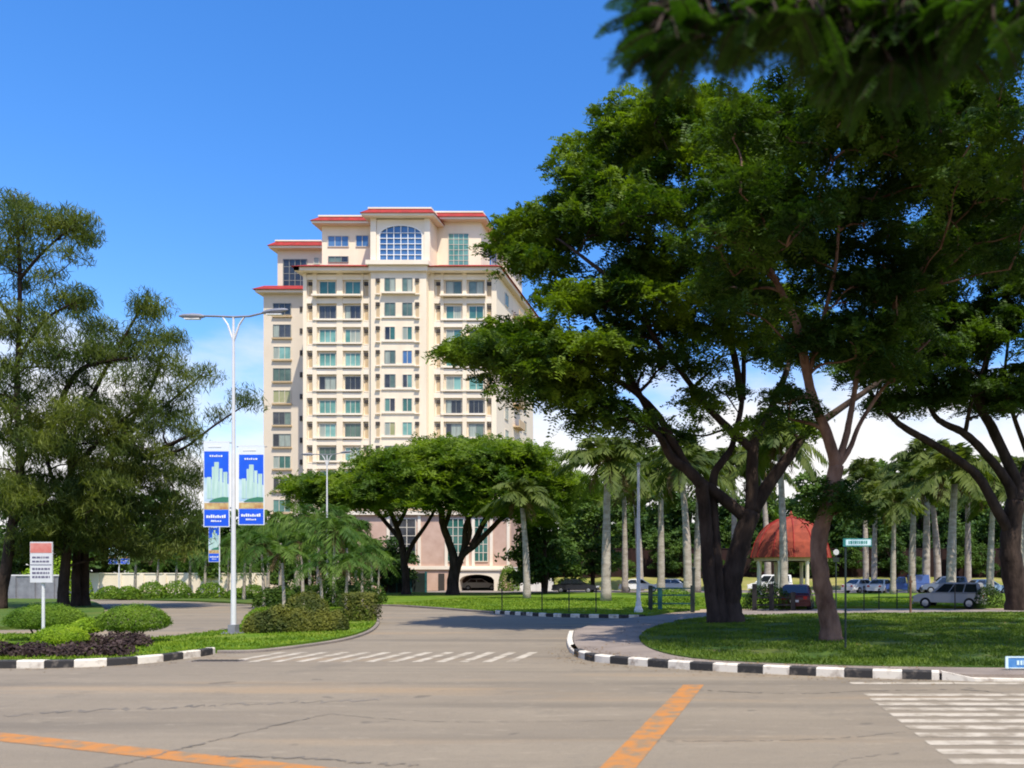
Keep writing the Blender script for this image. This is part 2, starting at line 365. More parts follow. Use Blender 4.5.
M['curtain'] = mat('drawn_curtain', (0.36, 0.40, 0.34), 0.35, (0.24, 0.28, 0.24), 2, 3, stretch=(6,1,.3), spec=.5)

# ================================================================== GROUND, ROADS, KERBS, MARKINGS
def sheet(name, poly, z, m, kind='structure', label=None, cat=None):
    b = MB(); n = len(poly); b.add([(p[0], p[1], z) for p in poly], [tuple(range(n))])
    o = b.build(name, m); tag(o, label, cat, None, kind); return o
def raised(name, poly, z, m, kind='structure'):
    b = MB(); b.slab(poly, 0.0, z); o = b.build(name, m); tag(o, kind=kind); return o
def smooth_line(pts, k=4, closed=False):
    pts = [Vector(p) for p in pts]; n = len(pts); out = []
    rg = range(n) if closed else range(n-1)
    for i in rg:
        p0 = pts[(i-1) % n] if closed else pts[max(i-1, 0)]; p1 = pts[i]; p2 = pts[(i+1) % n]
        p3 = pts[(i+2) % n] if closed else pts[min(i+2, n-1)]
        for j in range(k):
            t = j/k
            out.append(0.5*((2*p1) + (p2-p0)*t + (2*p0-5*p1+4*p2-p3)*t*t + (3*p1-p0-3*p2+p3)*t**3))
    if not closed: out.append(pts[-1])
    return out
def resample(pts, step):
    pts = [Vector(p) for p in pts]; out = [pts[0]]; acc = 0
    for a, b in zip(pts, pts[1:]):
        d = (b-a).length
        if d < 1e-6: continue
        s = step-acc
        while s <= d:
            out.append(a+(b-a)*(s/d)); s += step
        acc = (acc+d) % step if d >= step-acc else acc+d
    return out
def kerb(pts, block, width, h, mats=(0, 1), name='kerb', start=0):
    """painted kerb stones along a line; the stones lie to the left of the line"""
    r = resample(pts, block/4); b = MB()
    q = []
    for i, p in enumerate(r):
        d = (r[min(i+1, len(r)-1)]-r[max(i-1, 0)]).normalized(); q.append((p, Vector((-d.y, d.x, 0))*width))
    for i in range(len(r)-1):
        (p0, n0), (p1, n1) = q[i], q[i+1]
        mm = mats[((i//4)+start) % len(mats)]
        bev = 0.02
        a = [p0, p1]; 
        vs = []
        for p, n in ((p0, n0), (p1, n1)):
            vs += [(p.x, p.y, 0), (p.x, p.y, h-bev), (p.x+n.x*bev/width, p.y+n.y*bev/width, h), (p.x+n.x, p.y+n.y, h), (p.x+n.x, p.y+n.y, 0)]
        b.add(vs, [(0,5,6,1), (1,6,7,2), (2,7,8,3), (3,8,9,4)], mm)
    o = b.build(name, [M['kerb_white'], M['kerb_black'], M['concrete']]); tag(o, kind='structure'); return o

g = sheet('ground', [(-2500,-2500),(2500,-2500),(2500,2500),(-2500,2500)], -0.03, M['earth'])
road = sheet('road', [(-160,-60),(120,-60),(120,66.2),(-160,66.2)], 0.0, M['road'])

# right hand corner: pavement inside a painted kerb, lawn on the pavement
kz = 0.15
kr = [G(569,634), G(567,641), G(568,648), G(574,655.5), G(590,661), G(620,664.5), G(700,670.5), G(770,674), G(850,677.5), G(942,680.2)]
kr_s = smooth_line(kr, 4)
kerb(kr_s[12:], 0.49, 0.16, kz, (1, 0), start=0)
kerb(kr_s[:13], 0.72, 0.16, 0.10, (0,), name='kerb')
ramp = [kr[-1], G(975,681.5), G(1024,681.5), G(1100, 681.0)+Vector((0,0,0)), Vector((40,13.6,0))]
b = MB(); rr = ramp
hts = [0.15, 0.05, 0.035, 0.035, 0.035]
for (p0, h0), (p1, h1) in zip(zip(rr, hts), list(zip(rr, hts))[1:]):
    b.add([(p0.x,p0.y,0),(p1.x,p1.y,0),(p1.x,p1.y,h1),(p0.x,p0.y,h0),(p1.x,p1.y+.16,h1),(p0.x,p0.y+.16,h0)], [(0,1,2,3),(3,2,4,5)], 0)
tag(b.build('kerb', [M['kerb_white']]), kind='structure')
def shift_in(p, d=0.15): return (p.x, p.y+d)
pav_poly = [(p.x+0.14, p.y+0.02) for p in kr_s[:9]] + [(p.x, p.y+0.15) for p in kr_s[9:]] + [(ramp[1].x, ramp[1].y+0.16), (ramp[2].x, ramp[2].y+0.16), (40, 13.76), (40, 39.2), (G(745,612).x, 39.2), (G(690,615.5).x, G(690,615.5).y), (G(640,619).x, G(640,619).y), (G(600,624).x, G(600,624).y)]
pav = raised('pavement', pav_poly, 0.10, M['paving'])
def GZ(x, y, z): return G(x, y, z)
lawn_r_px = [(639,636),(641,641),(650,647.5),(672,654),(705,658.5),(760,661.5),(850,664.5),(950,666),(1024,666.5),(1200,666.5)]
lawn_r = [GZ(x, y, .12) for x, y in lawn_r_px]
lawn_r_poly = smooth_line(lawn_r, 3)
lawn_r_poly = [(p.x, p.y) for p in lawn_r_poly] + [(38, 16.5), (38, 38.3)] + [(p.x, p.y) for p in smooth_line([GZ(900,612.8,.12), GZ(745,615,.12), GZ(690,619,.12), GZ(660,625,.12), GZ(645,631,.12)], 3)]
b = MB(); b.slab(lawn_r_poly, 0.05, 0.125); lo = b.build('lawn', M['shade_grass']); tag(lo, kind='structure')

# far lawn with its own painted kerb
far_front = [G(376,606), G(400,606.5), G(430,608.5), G(470,611.5), G(510,614.5), G(560,617.0), G(645,618.5)]
ff = smooth_line(far_front, 3)
tail = smooth_line([G(645,618.5), G(662,614), G(700,610.5), Vector((2, 42.5, 0)), Vector((60, 45, 0))], 3)
far_poly = [(p.x, p.y) for p in ff] + [(p.x, p.y) for p in tail[1:]] + [(60, 74), (-2, 78), (-32, 80), (-32, 60)]
b = MB(); b.slab(far_poly, 0.0, 0.12); tag(b.build('lawn', M['grass']), kind='structure')
ffk = [Vector((p.x, p.y-0.13, 0)) for p in ff[11:]]
kerb(ffk, 0.45, 0.14, 0.15, (0, 1))
kerb([Vector((p.x, p.y-0.13, 0)) for p in ff[:12]], 1.0, 0.12, 0.10, (2,))
# sandy strip and car park behind
sheet('path', [(p.x, p.y-0.1) for p in tail[3:]] + [(60, 40.5), (G(745,612).x, 40.3)], 0.006, mat('sandy_path', (0.36,0.27,0.18), 0.9, (0.28,0.20,0.14), 1, 6))
sheet('car_park', [(-34,73.5),(62,73.5),(62,97),(-34,97)], 0.02, M['concrete'])
bk = MB(); nb = 30; vs = []
for i in range(nb+1):
    x = -27+96*i/nb; w_ = .25*math.sin(i*1.7)
    vs += [(x, 96.8+w_, -.02), (x, 101+w_, .55+.1*math.sin(i)), (x, 106, 1.25+.12*math.sin(i*2.1)), (x, 110.5, 1.6), (x, 160, 1.7)]
bk.add(vs, [(5*i+k, 5*i+5+k, 5*i+6+k, 5*i+1+k) for i in range(nb) for k in range(4)])
tag(bk.build('grass_bank', mat('dry_grass_bank', (0.15,0.17,0.03), 0.95, (0.27,0.23,0.085), 0.25, 8, .4, 6, spec=.1), smooth=True), kind='structure')
# left: front planting strip and the lawn behind it, the strip beyond the side road
lf = [Vector((-34,15.2,0)), Vector((-27,15.12,0)), Vector((-21,15.05,0)), Vector((-17.5,15.0,0)), G(-60,669.5), G(0,668.5), G(60,668), G(110,666), G(150,663), G(180,659.5), G(205,656), G(217,653.5)]
lfs = smooth_line(lf, 4)
kerb(lfs, 0.50, 0.16, kz, (1, 0))
edge = smooth_line([G(217,653.5), G(255,652.8), G(300,648), G(345,641), G(370,633), G(379,625), G(378,618), G(368,611)], 4)
kerb(edge, 0.8, 0.12, 0.07, (2,), name='kerb')
back = smooth_line([G(352,606.5), G(300,606), G(262,609), G(246,618), G(238,630), G(205,636.5), G(165,641), G(120,643), G(60,640), G(20,638), G(-120,640)], 4)
def inset(pts, d):
    out = []
    for i, p in enumerate(pts):
        t = (pts[min(i+1, len(pts)-1)]-pts[max(i-1, 0)]).normalized(); out.append((p.x-t.y*d, p.y+t.x*d))
    return out
strip_poly = inset(lfs, 0.15) + inset(edge, 0.10) + [(p.x, p.y) for p in back] + [(-40, 20)]
b = MB(); b.slab(strip_poly, 0.0, 0.125); tag(b.build('lawn', M['grass']), kind='structure')
lawn_l = smooth_line([G(-160,632), G(0,630), G(60,628), G(96,620), G(104,611), G(92,603), G(60,600.5), G(-40,600)], 4)
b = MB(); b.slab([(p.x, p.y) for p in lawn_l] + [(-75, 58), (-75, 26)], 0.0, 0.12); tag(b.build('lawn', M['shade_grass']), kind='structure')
strip2 = [(-110, 60), (G(110,599.5).x, G(110,599.5).y), (G(200,602).x, G(200,602).y), (G(262,605).x, G(262,605).y), (-27, 52), (-26, 78), (-110, 78)]
b = MB(); b.slab(strip2, 0.0, 0.10); tag(b.build('lawn', M['shade_grass']), kind='structure')

# markings
def quad_mark(b, pts, z=0.004): b.add([(p[0], p[1], z) for p in pts], [tuple(range(len(pts)))])
b = MB()
for i in range(13):
    x0 = -10.3 + i*0.478
    quad_mark(b, [(x0, 16.25), (x0+0.20, 16.25), (x0+0.16, 18.35), (x0-0.04, 18.35)])
o = b.build('crosswalk', M['white_line']); tag(o, kind='structure')
b = MB()
yy = 7.0; i = 0
while yy < 13.2:
    x0 = 2.09 - max(0, yy-7.4)*0.022
    if not 11.9 < yy < 12.6: quad_mark(b, [(x0, yy), (9.5, yy-0.03), (9.5, yy+0.20), (x0-0.01, yy+0.23)])
    yy += 0.423
b.build('crosswalk', M['white_line'])['kind'] = 'structure'
b = MB(); quad_mark(b, [(-1.21, 7.0), (-0.88, 7.0), (-0.42, 12.85), (-0.75, 12.85)]); quad_mark(b, [(-1.75, 1.0), (-1.33, 1.0), (-0.90, 6.0), (-1.30, 6.0)])
tag(b.build('lane_line', M['orange_line']), kind='structure')
b = MB(); quad_mark(b, [(-30, 16.6), (-7.95, 8.50), (-3.2, 6.74), (-3.2, 7.08), (-7.90, 8.98), (-30, 17.2)][0:0] or [(-14.5, 10.90), (-3.0, 6.76), (-3.0, 7.06), (-14.4, 11.21)])
tag(b.build('lane_line', M['orange_line']), kind='structure')

# storm drain slot at the end of the left kerb, fallen leaves on road and paving
dr = thing('drain_grate', 'rusty storm drain grate in the road at the end of the left kerb', 'drain', G(218, 661))
b = MB(); b.box(-.55,.55,-.18,.18,-.02,.006); b.build('frame', M['concrete'], dr)
b = MB(); b.box(-.48,.48,-.13,.13,-.01,.010)
for i in range(9): b.box(-.46+.107*i, -.40+.107*i, -.13,.13,.0101,.018)
b.build('grating', M['vent'], dr)
# tar joints and cracks
def crack(pts, w, z=0.003, n=14):
    pts = [Vector((p[0], p[1], 0)) for p in pts]; line = smooth_line(pts, n); b = MB(); vs = []
    for i, p in enumerate(line):
        d = (line[min(i+1, len(line)-1)]-line[max(i-1, 0)]).normalized(); nn = Vector((-d.y, d.x, 0))
        j = random.uniform(-1, 1)*w*.8; ww = w*random.uniform(0.1, 1.1)
        vs += [tuple(p+nn*(j-ww/2)+Vector((0,0,z))), tuple(p+nn*(j+ww/2)+Vector((0,0,z)))]
    b.add(vs, [(2*i, 2*i+1, 2*i+3, 2*i+2) for i in range(len(line)-1) if random.random() < .86])
    o = b.build('road_crack', M['tar']); tag(o, kind='structure'); return o
def gp(*a): return [G(x, y)[:2] for x, y in a]
crack(gp((-40,720),(60,712),(180,707),(270,703),(380,700)), 0.16, n=22)
crack(gp((60,785),(120,765),(200,744),(300,720),(330,714)), 0.05, z=0.0062, n=22)
crack(gp((330,714),(420,721),(520,722),(640,720)), 0.022)
crack(gp((650,741),(760,741),(840,738),(905,732)), 0.035)
crack(gp((220,757),(300,758),(360,763),(420,766)), 0.06, z=0.0062)
crack(gp((700,690),(790,694),(870,691),(960,690),(1010,694)), 0.05, z=0.0062)
crack(gp((820,790),(840,762),(900,753)), 0.03)

# ================================================================== APARTMENT TOWER
S = 0.1275; YF = 102.0
def tx(px): return (px-CX)*S
def tz(py): return H+(HY-py)*S
T = thing('apartment_tower', 'tall cream apartment tower with stepped red tiled roofs and a big arched top window', 'building', (tx(400), 111, 0))
def Tb(name, mb, mats, parent=None, smooth=False): return mb.build(name, mats, parent or T, smooth, world=True)
zE = tz(273)                                       # main eave
XL, XR = tx(303), tx(496.5)
# main walls with the two side bays, the projecting middle bay, niches left as real recesses in front of the shaft
w = MB()
w.box(XL, XR, YF+0.35, 121, 0, zE)
Tb('wall', w, M['cream'])
p = MB()                                           # vertical piers between the window columns, 35 cm proud
def pier(a, c, y0=YF, y1=YF+0.352, top=None): p.box(tx(a), tx(c), y0, y1, 0, top or zE)
for a, c in ((303,306.5),(312.5,316.5),(336.5,342.5),(361,363),(368.5,374),(429,434),(440.5,443.5),(462.5,466.5),(485,486.5),(491.5,496.5)): pier(a, c)
Tb('pier', p, M['cream'])
c = MB()
c.box(tx(374), tx(429), YF-0.9, YF+0.355, 0, tz(269))
Tb('middle_bay', c, M['cream'])
# floor bands and sills
rows = [288.2 + 23.65*i for i in range(10)]
bd = MB()
for i, y in enumerate(rows):
    z0, z1 = tz(y+8.6), tz(y+6.9)
    for a, c2 in ((313,362.5),(441,486)):
        bd.box(tx(a), tx(c2), YF-0.12 if i else YF-0.5, YF+0.30, z0, z1)
    bd.box(tx(385), tx(419), YF-1.05 if i else YF-1.35, YF-0.85, z0, z1)
    z0 = tz(y-9.0)
    for a, c2 in ((306.4,368.6),(434,491.6)):
        bd.box(tx(a), tx(c2), YF+0.05, YF+0.32, z0-0.05, z0+0.62)
Tb('floor_band', bd, M['pale_cream'])

def window(cx, cy, w, h, glass, name='window', parent=None, nx=2, ny=1, fm='frame', side=None, t=0.07, arch=False):
    """frame with glazing bars and, as its sub-part, the pane. (cx,cy,z) is the middle of the opening on the wall plane"""
    X, Y, Z = cx
    f = MB()
    def bar(u0, u1, z0, z1, d=0.10):
        if side: f.box(X-0.02, X+d, Y+u0, Y+u1, Z+z0, Z+z1)
        else: f.box(X+u0, X+u1, Y-d, Y+0.02, Z+z0, Z+z1)
    hw, hh = w/2, h/2
    bar(-hw-t, -hw, -hh-t, hh+t); bar(hw, hw+t, -hh-t, hh+t); bar(-hw, hw, hh, hh+t); bar(-hw, hw, -hh-t, -hh)
    for i in range(1, nx): u = -hw+w*i/nx; bar(u-t/2.4, u+t/2.4, -hh, hh, 0.085)
    for j in range(1, ny): u = -hh+h*j/ny; bar(-hw, hw, u-t/2.4, u+t/2.4, 0.075)
    fo = Tb(name, f, M[fm], parent)
    g = MB()
    if side: g.add([(X+0.035, Y-hw, Z-hh), (X+0.035, Y+hw, Z-hh), (X+0.035, Y+hw, Z+hh), (X+0.035, Y-hw, Z+hh)], [(0,1,2,3)])
    else:
        rw = random.random(); side_ = random.random() < .5
        for i in range(nx):
            ua, ub = -hw+w*i/nx, -hw+w*(i+1)/nx
            k = 1 if (rw < .30 and ny == 1 and glass != 'blue_glass' and (i == 0) == side_) else 2 if (rw > .82 and ny == 1 and glass != 'blue_glass' and (i == nx-1) == side_) else 0
            g.add([(X+ua, Y-0.035, Z-hh), (X+ub, Y-0.035, Z-hh), (X+ub, Y-0.035, Z+hh), (X+ua, Y-0.035, Z+hh)], [(0,1,2,3)], k)
    # drawn curtain or blind behind part of the glass
    go = Tb('pane', g, [M[glass], M['curtain'], M['dark_glass']], fo)
    return fo
lb = ['teal','teal', 'dark_glass','dark_glass', 'aqua','aqua', 'aqua','aqua', 'dark_glass','dark_glass', 'aqua','aqua', 'aqua','sage', 'sage','aqua', 'teal','teal', 'sage','teal']
mbw = ['sage','sage', 'sage','sage', 'teal','teal', 'sage','blue_glass', 'sage','teal', 'teal','teal', 'olive_glass','aqua', 'sage','sage','teal','teal','sage','teal']
rb = ['sage','sage', 'teal','teal', 'teal','teal', 'aqua','teal', 'aqua','aqua', 'dark_glass','dark_glass', 'dark_glass','sage', 'teal','sage','teal','teal','sage','sage']
for i, y in enumerate(rows):
    h = (14.2 if i == 0 else 12.4)*S
    fm = lambda gname: 'frame_grey' if gname in ('dark_glass', 'sage') else 'frame'
    for k, (a, c2) in enumerate(((318,335.2),(343.8,360))):
        gl = lb[2*i+k]; window((tx((a+c2)/2), YF+0.35, tz(y)), None, (c2-a)*S-0.2, h, gl, nx=3 if gl != 'teal' else 2, fm=fm(gl))
    for k, (a, c2) in enumerate(((387.8,398.6),(405.4,415.4))):
        gl = mbw[2*i+k]; window((tx((a+c2)/2), YF-0.9, tz(y)), None, (c2-a)*S-0.15, h, gl, nx=2, fm=fm(gl))
    for k, (a, c2) in enumerate(((445,461),(468,483.2))):
        gl = rb[2*i+k]; window((tx((a+c2)/2), YF+0.35, tz(y)), None, (c2-a)*S-0.2, h, gl, nx=3 if gl == 'dark_glass' else 2, fm=fm(gl))
    for a, yw in ((309.5, YF+0.35), (365.7, YF+0.35), (381.2, YF-0.9), (420.2, YF-0.9), (437.6, YF+0.35), (488.8, YF+0.35)):
        n_ = MB(); zc = tz(y+1.5)
        n_.box(tx(a)-0.24, tx(a)+0.24, yw-0.20, yw+0.01, zc+0.62, zc+1.05, 0)     # vent grille under the slab
        n_.box(tx(a)-0.21, tx(a)+0.21, yw-0.05, yw+0.01, zc-0.85, zc+0.50, 1)
        n_.box(tx(a)-0.30, tx(a)+0.30, yw-0.26, yw+0.01, zc-1.00, zc-0.86, 2)
        Tb('vent_niche', n_, [M['vent'], M['tan'], M['pale_cream']])
# main eaves: cornice slab, red tiled skirt roof
e = MB()
e.box(XL-0.7, tx(375), YF-0.9, YF+1.2, zE, zE+0.5); e.box(XL-0.7, XL, YF-0.9, 121.6, zE+0.001, zE+0.499)
e.box(tx(428), XR+0.7, YF-0.9, YF+1.2, zE, zE+0.5); e.box(XR, XR+0.7, YF+1.2, 121.6, zE+0.001, zE+0.499)
e.box(tx(371), tx(433), YF-1.6, YF+1.2, tz(269), tz(269)+0.55); e.box(tx(373), tx(431), YF-1.25, YF+1.2, tz(272)-0.3, tz(269)-0.002)
e.box(tx(375), tx(428), YF-0.4, 121, zE+0.01, zE+0.5)
Tb('cornice', e, M['pale_cream'])
r = MB()
r.frustum(XL-1.0, tx(374), YF-1.2, 121.5, zE+0.45, zE+1.15, 1.3, 1.5)
r.frustum(tx(430), XR+1.0, YF-1.2, 121.5, zE+0.45, zE+1.15, 1.3, 1.5)
Tb('roof', r, M['red_tile'])
# upper storeys
u = MB(); S2 = 0.13; x2 = lambda px: (px-CX)*S2; z2 = lambda py: H+(HY-py)*S2
u.box(x2(322), x2(373), 104, 118, zE+0.6, z2(226))
u.box(x2(430), x2(481), 104, 118, zE+0.6, z2(222))
u.box(tx(373.5), tx(431.5), YF-0.5, 117, tz(266)+0.01, tz(221))
u.box(-37.5, -31.2, 112.5, 120, zE+0.6, 47.2)
Tb('upper_wall', u, M['cream'])
fr = MB()                                          # moulded white surround of the arched window, with side piers
fr.box(tx(373), tx(378.5), YF-0.75, YF-0.45, tz(266), tz(219.5)); fr.box(tx(426.5), tx(432), YF-0.75, YF-0.45, tz(266), tz(219.5))
fr.box(tx(378.5), tx(426.5), YF-0.68, YF-0.45, tz(266), tz(262.8))
cx_, r_ = tx(402.8), 21.0*S
arc = [(cx_+r_*math.cos(a), tz(237)+ (9.5*S)*math.sin(a)) for a in np.linspace(math.pi, 0, 17)]
poly = [(cx_-24*S, tz(262.8)), (cx_-24*S, tz(222)), (cx_+24*S, tz(222)), (cx_+24*S, tz(262.8)), (cx_+r_, tz(262.8))] + [(q[0], q[1]) for q in reversed(arc)] + [(cx_-r_, tz(262.8))]
nn = len(poly); y0, y1 = YF-0.62, YF-0.48
# the spandrel above the arch as quads
sp = MB(); top = tz(222)
sp.box(cx_-24*S, cx_-r_, y0, y1, tz(262.8), top); sp.box(cx_+r_, cx_+24*S, y0, y1, tz(262.8), top)
for a, c2 in zip(arc, arc[1:]): sp.prism([(a[0], a[1]), (c2[0], c2[1]), (c2[0], top), (a[0], top)], y0, y1)
fr.add(sp.v, sp.f)
Tb('window_surround', fr, M['pale_cream'])
f = MB(); zb, zt = tz(262), tz(237)
for i in range(7): xx = cx_-r_+2*r_*i/6; hh = tz(237)+9.5*S*math.sqrt(max(0, 1-((xx-cx_)/r_)**2)); f.box(xx-0.035, xx+0.035, y0-0.02, y0+0.09, zb, hh)
for j in range(6): zz = zb+(zt-zb)*j/4.6; hw = r_ if zz < zt else r_*math.sqrt(max(0, 1-((zz-zt)/(9.5*S))**2)); f.box(cx_-hw, cx_+hw, y0+0.01, y0+0.085, zz-0.035, zz+0.035)
f.tube([(q[0], y0, q[1]) for q in arc], 0.07, 6)
fo = Tb('arched_window', f, M['white'])
g_ = MB(); pts = [(cx_-r_, zb), (cx_+r_, zb)] + [(q[0], q[1]) for q in reversed(arc)]
g_.add([(a, y0+0.10, c2) for a, c2 in pts], [tuple(range(len(pts)))])
Tb('pane', g_, M['blue_glass'], fo)
def w2(a, c2, ya, yb, Y, gl, nx, ny=1, fm='frame', t=0.08):
    s = Y/F; window(((((a+c2)/2)-CX)*s, Y, H+(HY-(ya+yb)/2)*s), None, (c2-a)*s, (yb-ya)*s, gl, nx=nx, ny=ny, fm=fm, t=t)
w2(328.5, 348.5, 236.5, 246.5, 104, 'blue_glass', 3, fm='frame')
w2(356.5, 368.5, 236, 246.5, 104, 'blue_glass', 2)
w2(329, 348, 257, 262, 104, 'sage', 3, fm='frame_grey')
w2(449, 468.5, 234, 266, 104, 'aqua', 4, 6, 'frame', 0.06)
window((x2(481), 109, z2(250)), None, 3.2, 4.2, 'blue_glass', side=1, nx=3, ny=3, t=0.06)
def hip(name, x0, x1, y0, y1, z, h, ov=0.9):
    a = MB(); a.box(x0-ov, x1+ov, y0-ov, y1+ov, z, z+0.32); Tb('cornice', a, M['pale_cream'])
    a = MB(); a.frustum(x0-ov-0.15, x1+ov+0.15, y0-ov-0.15, y1+ov+0.15, z+0.28, z+0.32+h, 0.8, 0.9); Tb('roof', a, M['red_tile'])
    a = MB(); a.box(x0-ov+0.55, x1+ov-0.55, y0-ov+0.6, y1+ov-0.6, z+0.3+h, z+0.5+h); Tb('roof_cap', a, M['pale_cream'])
hip('left', x2(322), x2(373)-0.2, 104, 118, z2(226), 0.8)
hip('right', x2(430)+0.2, x2(481), 104, 118, z2(222), 0.8)
hip('middle', tx(374.5), tx(430.5), YF-0.5, 117, tz(220.5), 0.8, 1.0)
hip('rear', -37.5, -31.2, 112.5, 120, 47.2, 0.9, 0.6)
a = MB(); a.tube([(tx(384.5), 108, tz(217)), (tx(384.5), 108, tz(196))], [0.07, 0.03], 5); Tb('antenna', a, M['metal_grey'])
# left wing, set back 6 m
SW = 0.135; xw = lambda px: (px-CX)*SW; zw = lambda py: H+(HY-py)*SW; YW = 108.0
wz = zw(294)
a = MB(); a.box(xw(263.5), XL+0.01, YW, 121, 0, wz); Tb('wing_wall', a, M['grey_wall'])
a = MB(); a.box(xw(263.5)-0.7, XL-0.8, YW-0.7, 121.4, wz, wz+0.4); Tb('cornice', a, M['pale_cream'])
a = MB(); a.frustum(xw(263.5)-1.0, XL-0.75, YW-1.0, 121.6, wz+0.35, wz+1.2, 1.0, 1.2); Tb('roof', a, M['red_tile'])
wg = ['dark_glass','dark_glass','aqua','sage','olive_glass','sage','dark_glass','teal','teal','teal']
for i in range(10):
    y = 309.2+21.85*i
    window((xw(282.2), YW, zw(y)), None, 16.8*SW, (10.5 if i == 0 else 11.8)*SW, wg[i], nx=3, fm='frame_grey' if wg[i] in ('dark_glass', 'sage') else 'frame')
    a = MB(); a.box(xw(300.2), xw(302.6), YW-0.12, YW+0.01, zw(y+2.5), zw(y-2.5)); Tb('vent', a, M['vent'])
    a = MB(); a.box(xw(272.5), xw(292), YW-0.25, YW-0.001, zw(y+8.2), zw(y+6.9)); Tb('sill', a, M['tan'])
S3 = 0.14; YR = 112.0
a = MB(); a.box((277.5-CX)*S3, (322-CX)*S3, YR, 120.8, wz, H+(HY-250)*S3); Tb('upper_wall', a, M['grey_wall'])
w2(284, 306.5, 260, 287.5, YR, 'dark_glass', 4, 4, 'frame_grey', 0.10)
w2(314.5, 319, 258, 264, YR, 'dark_glass', 1, 1, 'frame')
hip('wing', (277.5-CX)*S3, (320-CX)*S3, YR, 120.8, H+(HY-250)*S3, 0.85, 0.8)
# right flank windows and balconies
for i in range(9):
    z = tz(rows[i])
    for yv in (106.5, 116.0): window((XR, yv, z), None, 1.5, 1.55, ('sage', 'teal', 'dark_glass')[(i+int(yv)) % 3], side=1, nx=2)
    a = MB(); a.box(XR, XR+0.9, 109.8, 113.0, z-1.15, z-1.0); a.box(XR+0.82, XR+0.9, 109.8, 113.0, z-1.0, z-0.1); Tb('balcony', a, M['tan'])
# stone base storeys in front
YP = 95.0; sp_ = YP/F; xp = lambda px: (px-CX)*sp_; zp = lambda py: H+(HY-py)*sp_
pz = zp(515)
holes = [(390,415.5,519,561),(448,463.5,519,561),(475,487.5,519,561)]
a = MB(); a.box(xp(300), xp(457), YP, 101.0, 0, pz); a.box(xp(457), xp(501), YP, 101.0, zp(573), pz-0.001); a.box(xp(501), xp(511), YP, 101.05, 0, pz-0.002)
Tb('base_wall', a, M['pink_stone'])
a = MB(); a.box(xp(299), xp(512), YP-0.35, 101.2, pz, pz+0.45); a.box(xp(383), xp(512), YP-0.18, YP-0.001, zp(569.5), zp(566))
for h0 in (387, 418, 445, 466, 472, 490, 507): a.box(xp(h0), xp(h0)+0.35, YP-0.12, YP-0.002, zp(565.9), pz-0.01)
Tb('base_moulding', a, M['pale_cream'])
for a_, c2, ya, yb in holes: w2(a_, c2, ya, yb, YP-0.01, 'teal' if a_ > 400 else 'dark_glass', 3, 5, 'frame', 0.09)
# arched gateway at the foot
a = MB(); xs = np.linspace(xp(463), xp(497), 15); mid = (xs[0]+xs[-1])/2; hw = (xs[-1]-xs[0])/2
az = lambda q: zp(580)+ (5.5*sp_)*math.sqrt(max(0, 1-((q-mid)/hw)**2))
for q0, q1 in zip(xs, xs[1:]): a.prism([(q0, az(q0)), (q1, az(q1)), (q1, zp(570.5)), (q0, zp(570.5))], YP-1.2, YP-0.2)
a.box(xp(457.5), xs[0], YP-1.2, YP-0.2, 0, zp(570.5)); a.box(xs[-1], xp(502), YP-1.2, YP-0.2, 0, zp(570.5)); a.box(xp(456.5), xp(503), YP-1.35, YP-0.19, zp(570.5)+0.001, zp(568.8))
Tb('gateway', a, M['pale_cream'])
a = MB(); a.box(xp(457), xp(501), 100.3, 100.5, 0, zp(573)); Tb('garage_back', a, M['dark'])  # near-black panel; the shade inside the arch is its colour
a = MB(); a.box(xp(438.5), xp(444.5), YP-0.08, YP+0.01, 0, zp(573.5)); Tb('door', a, M['vent'])

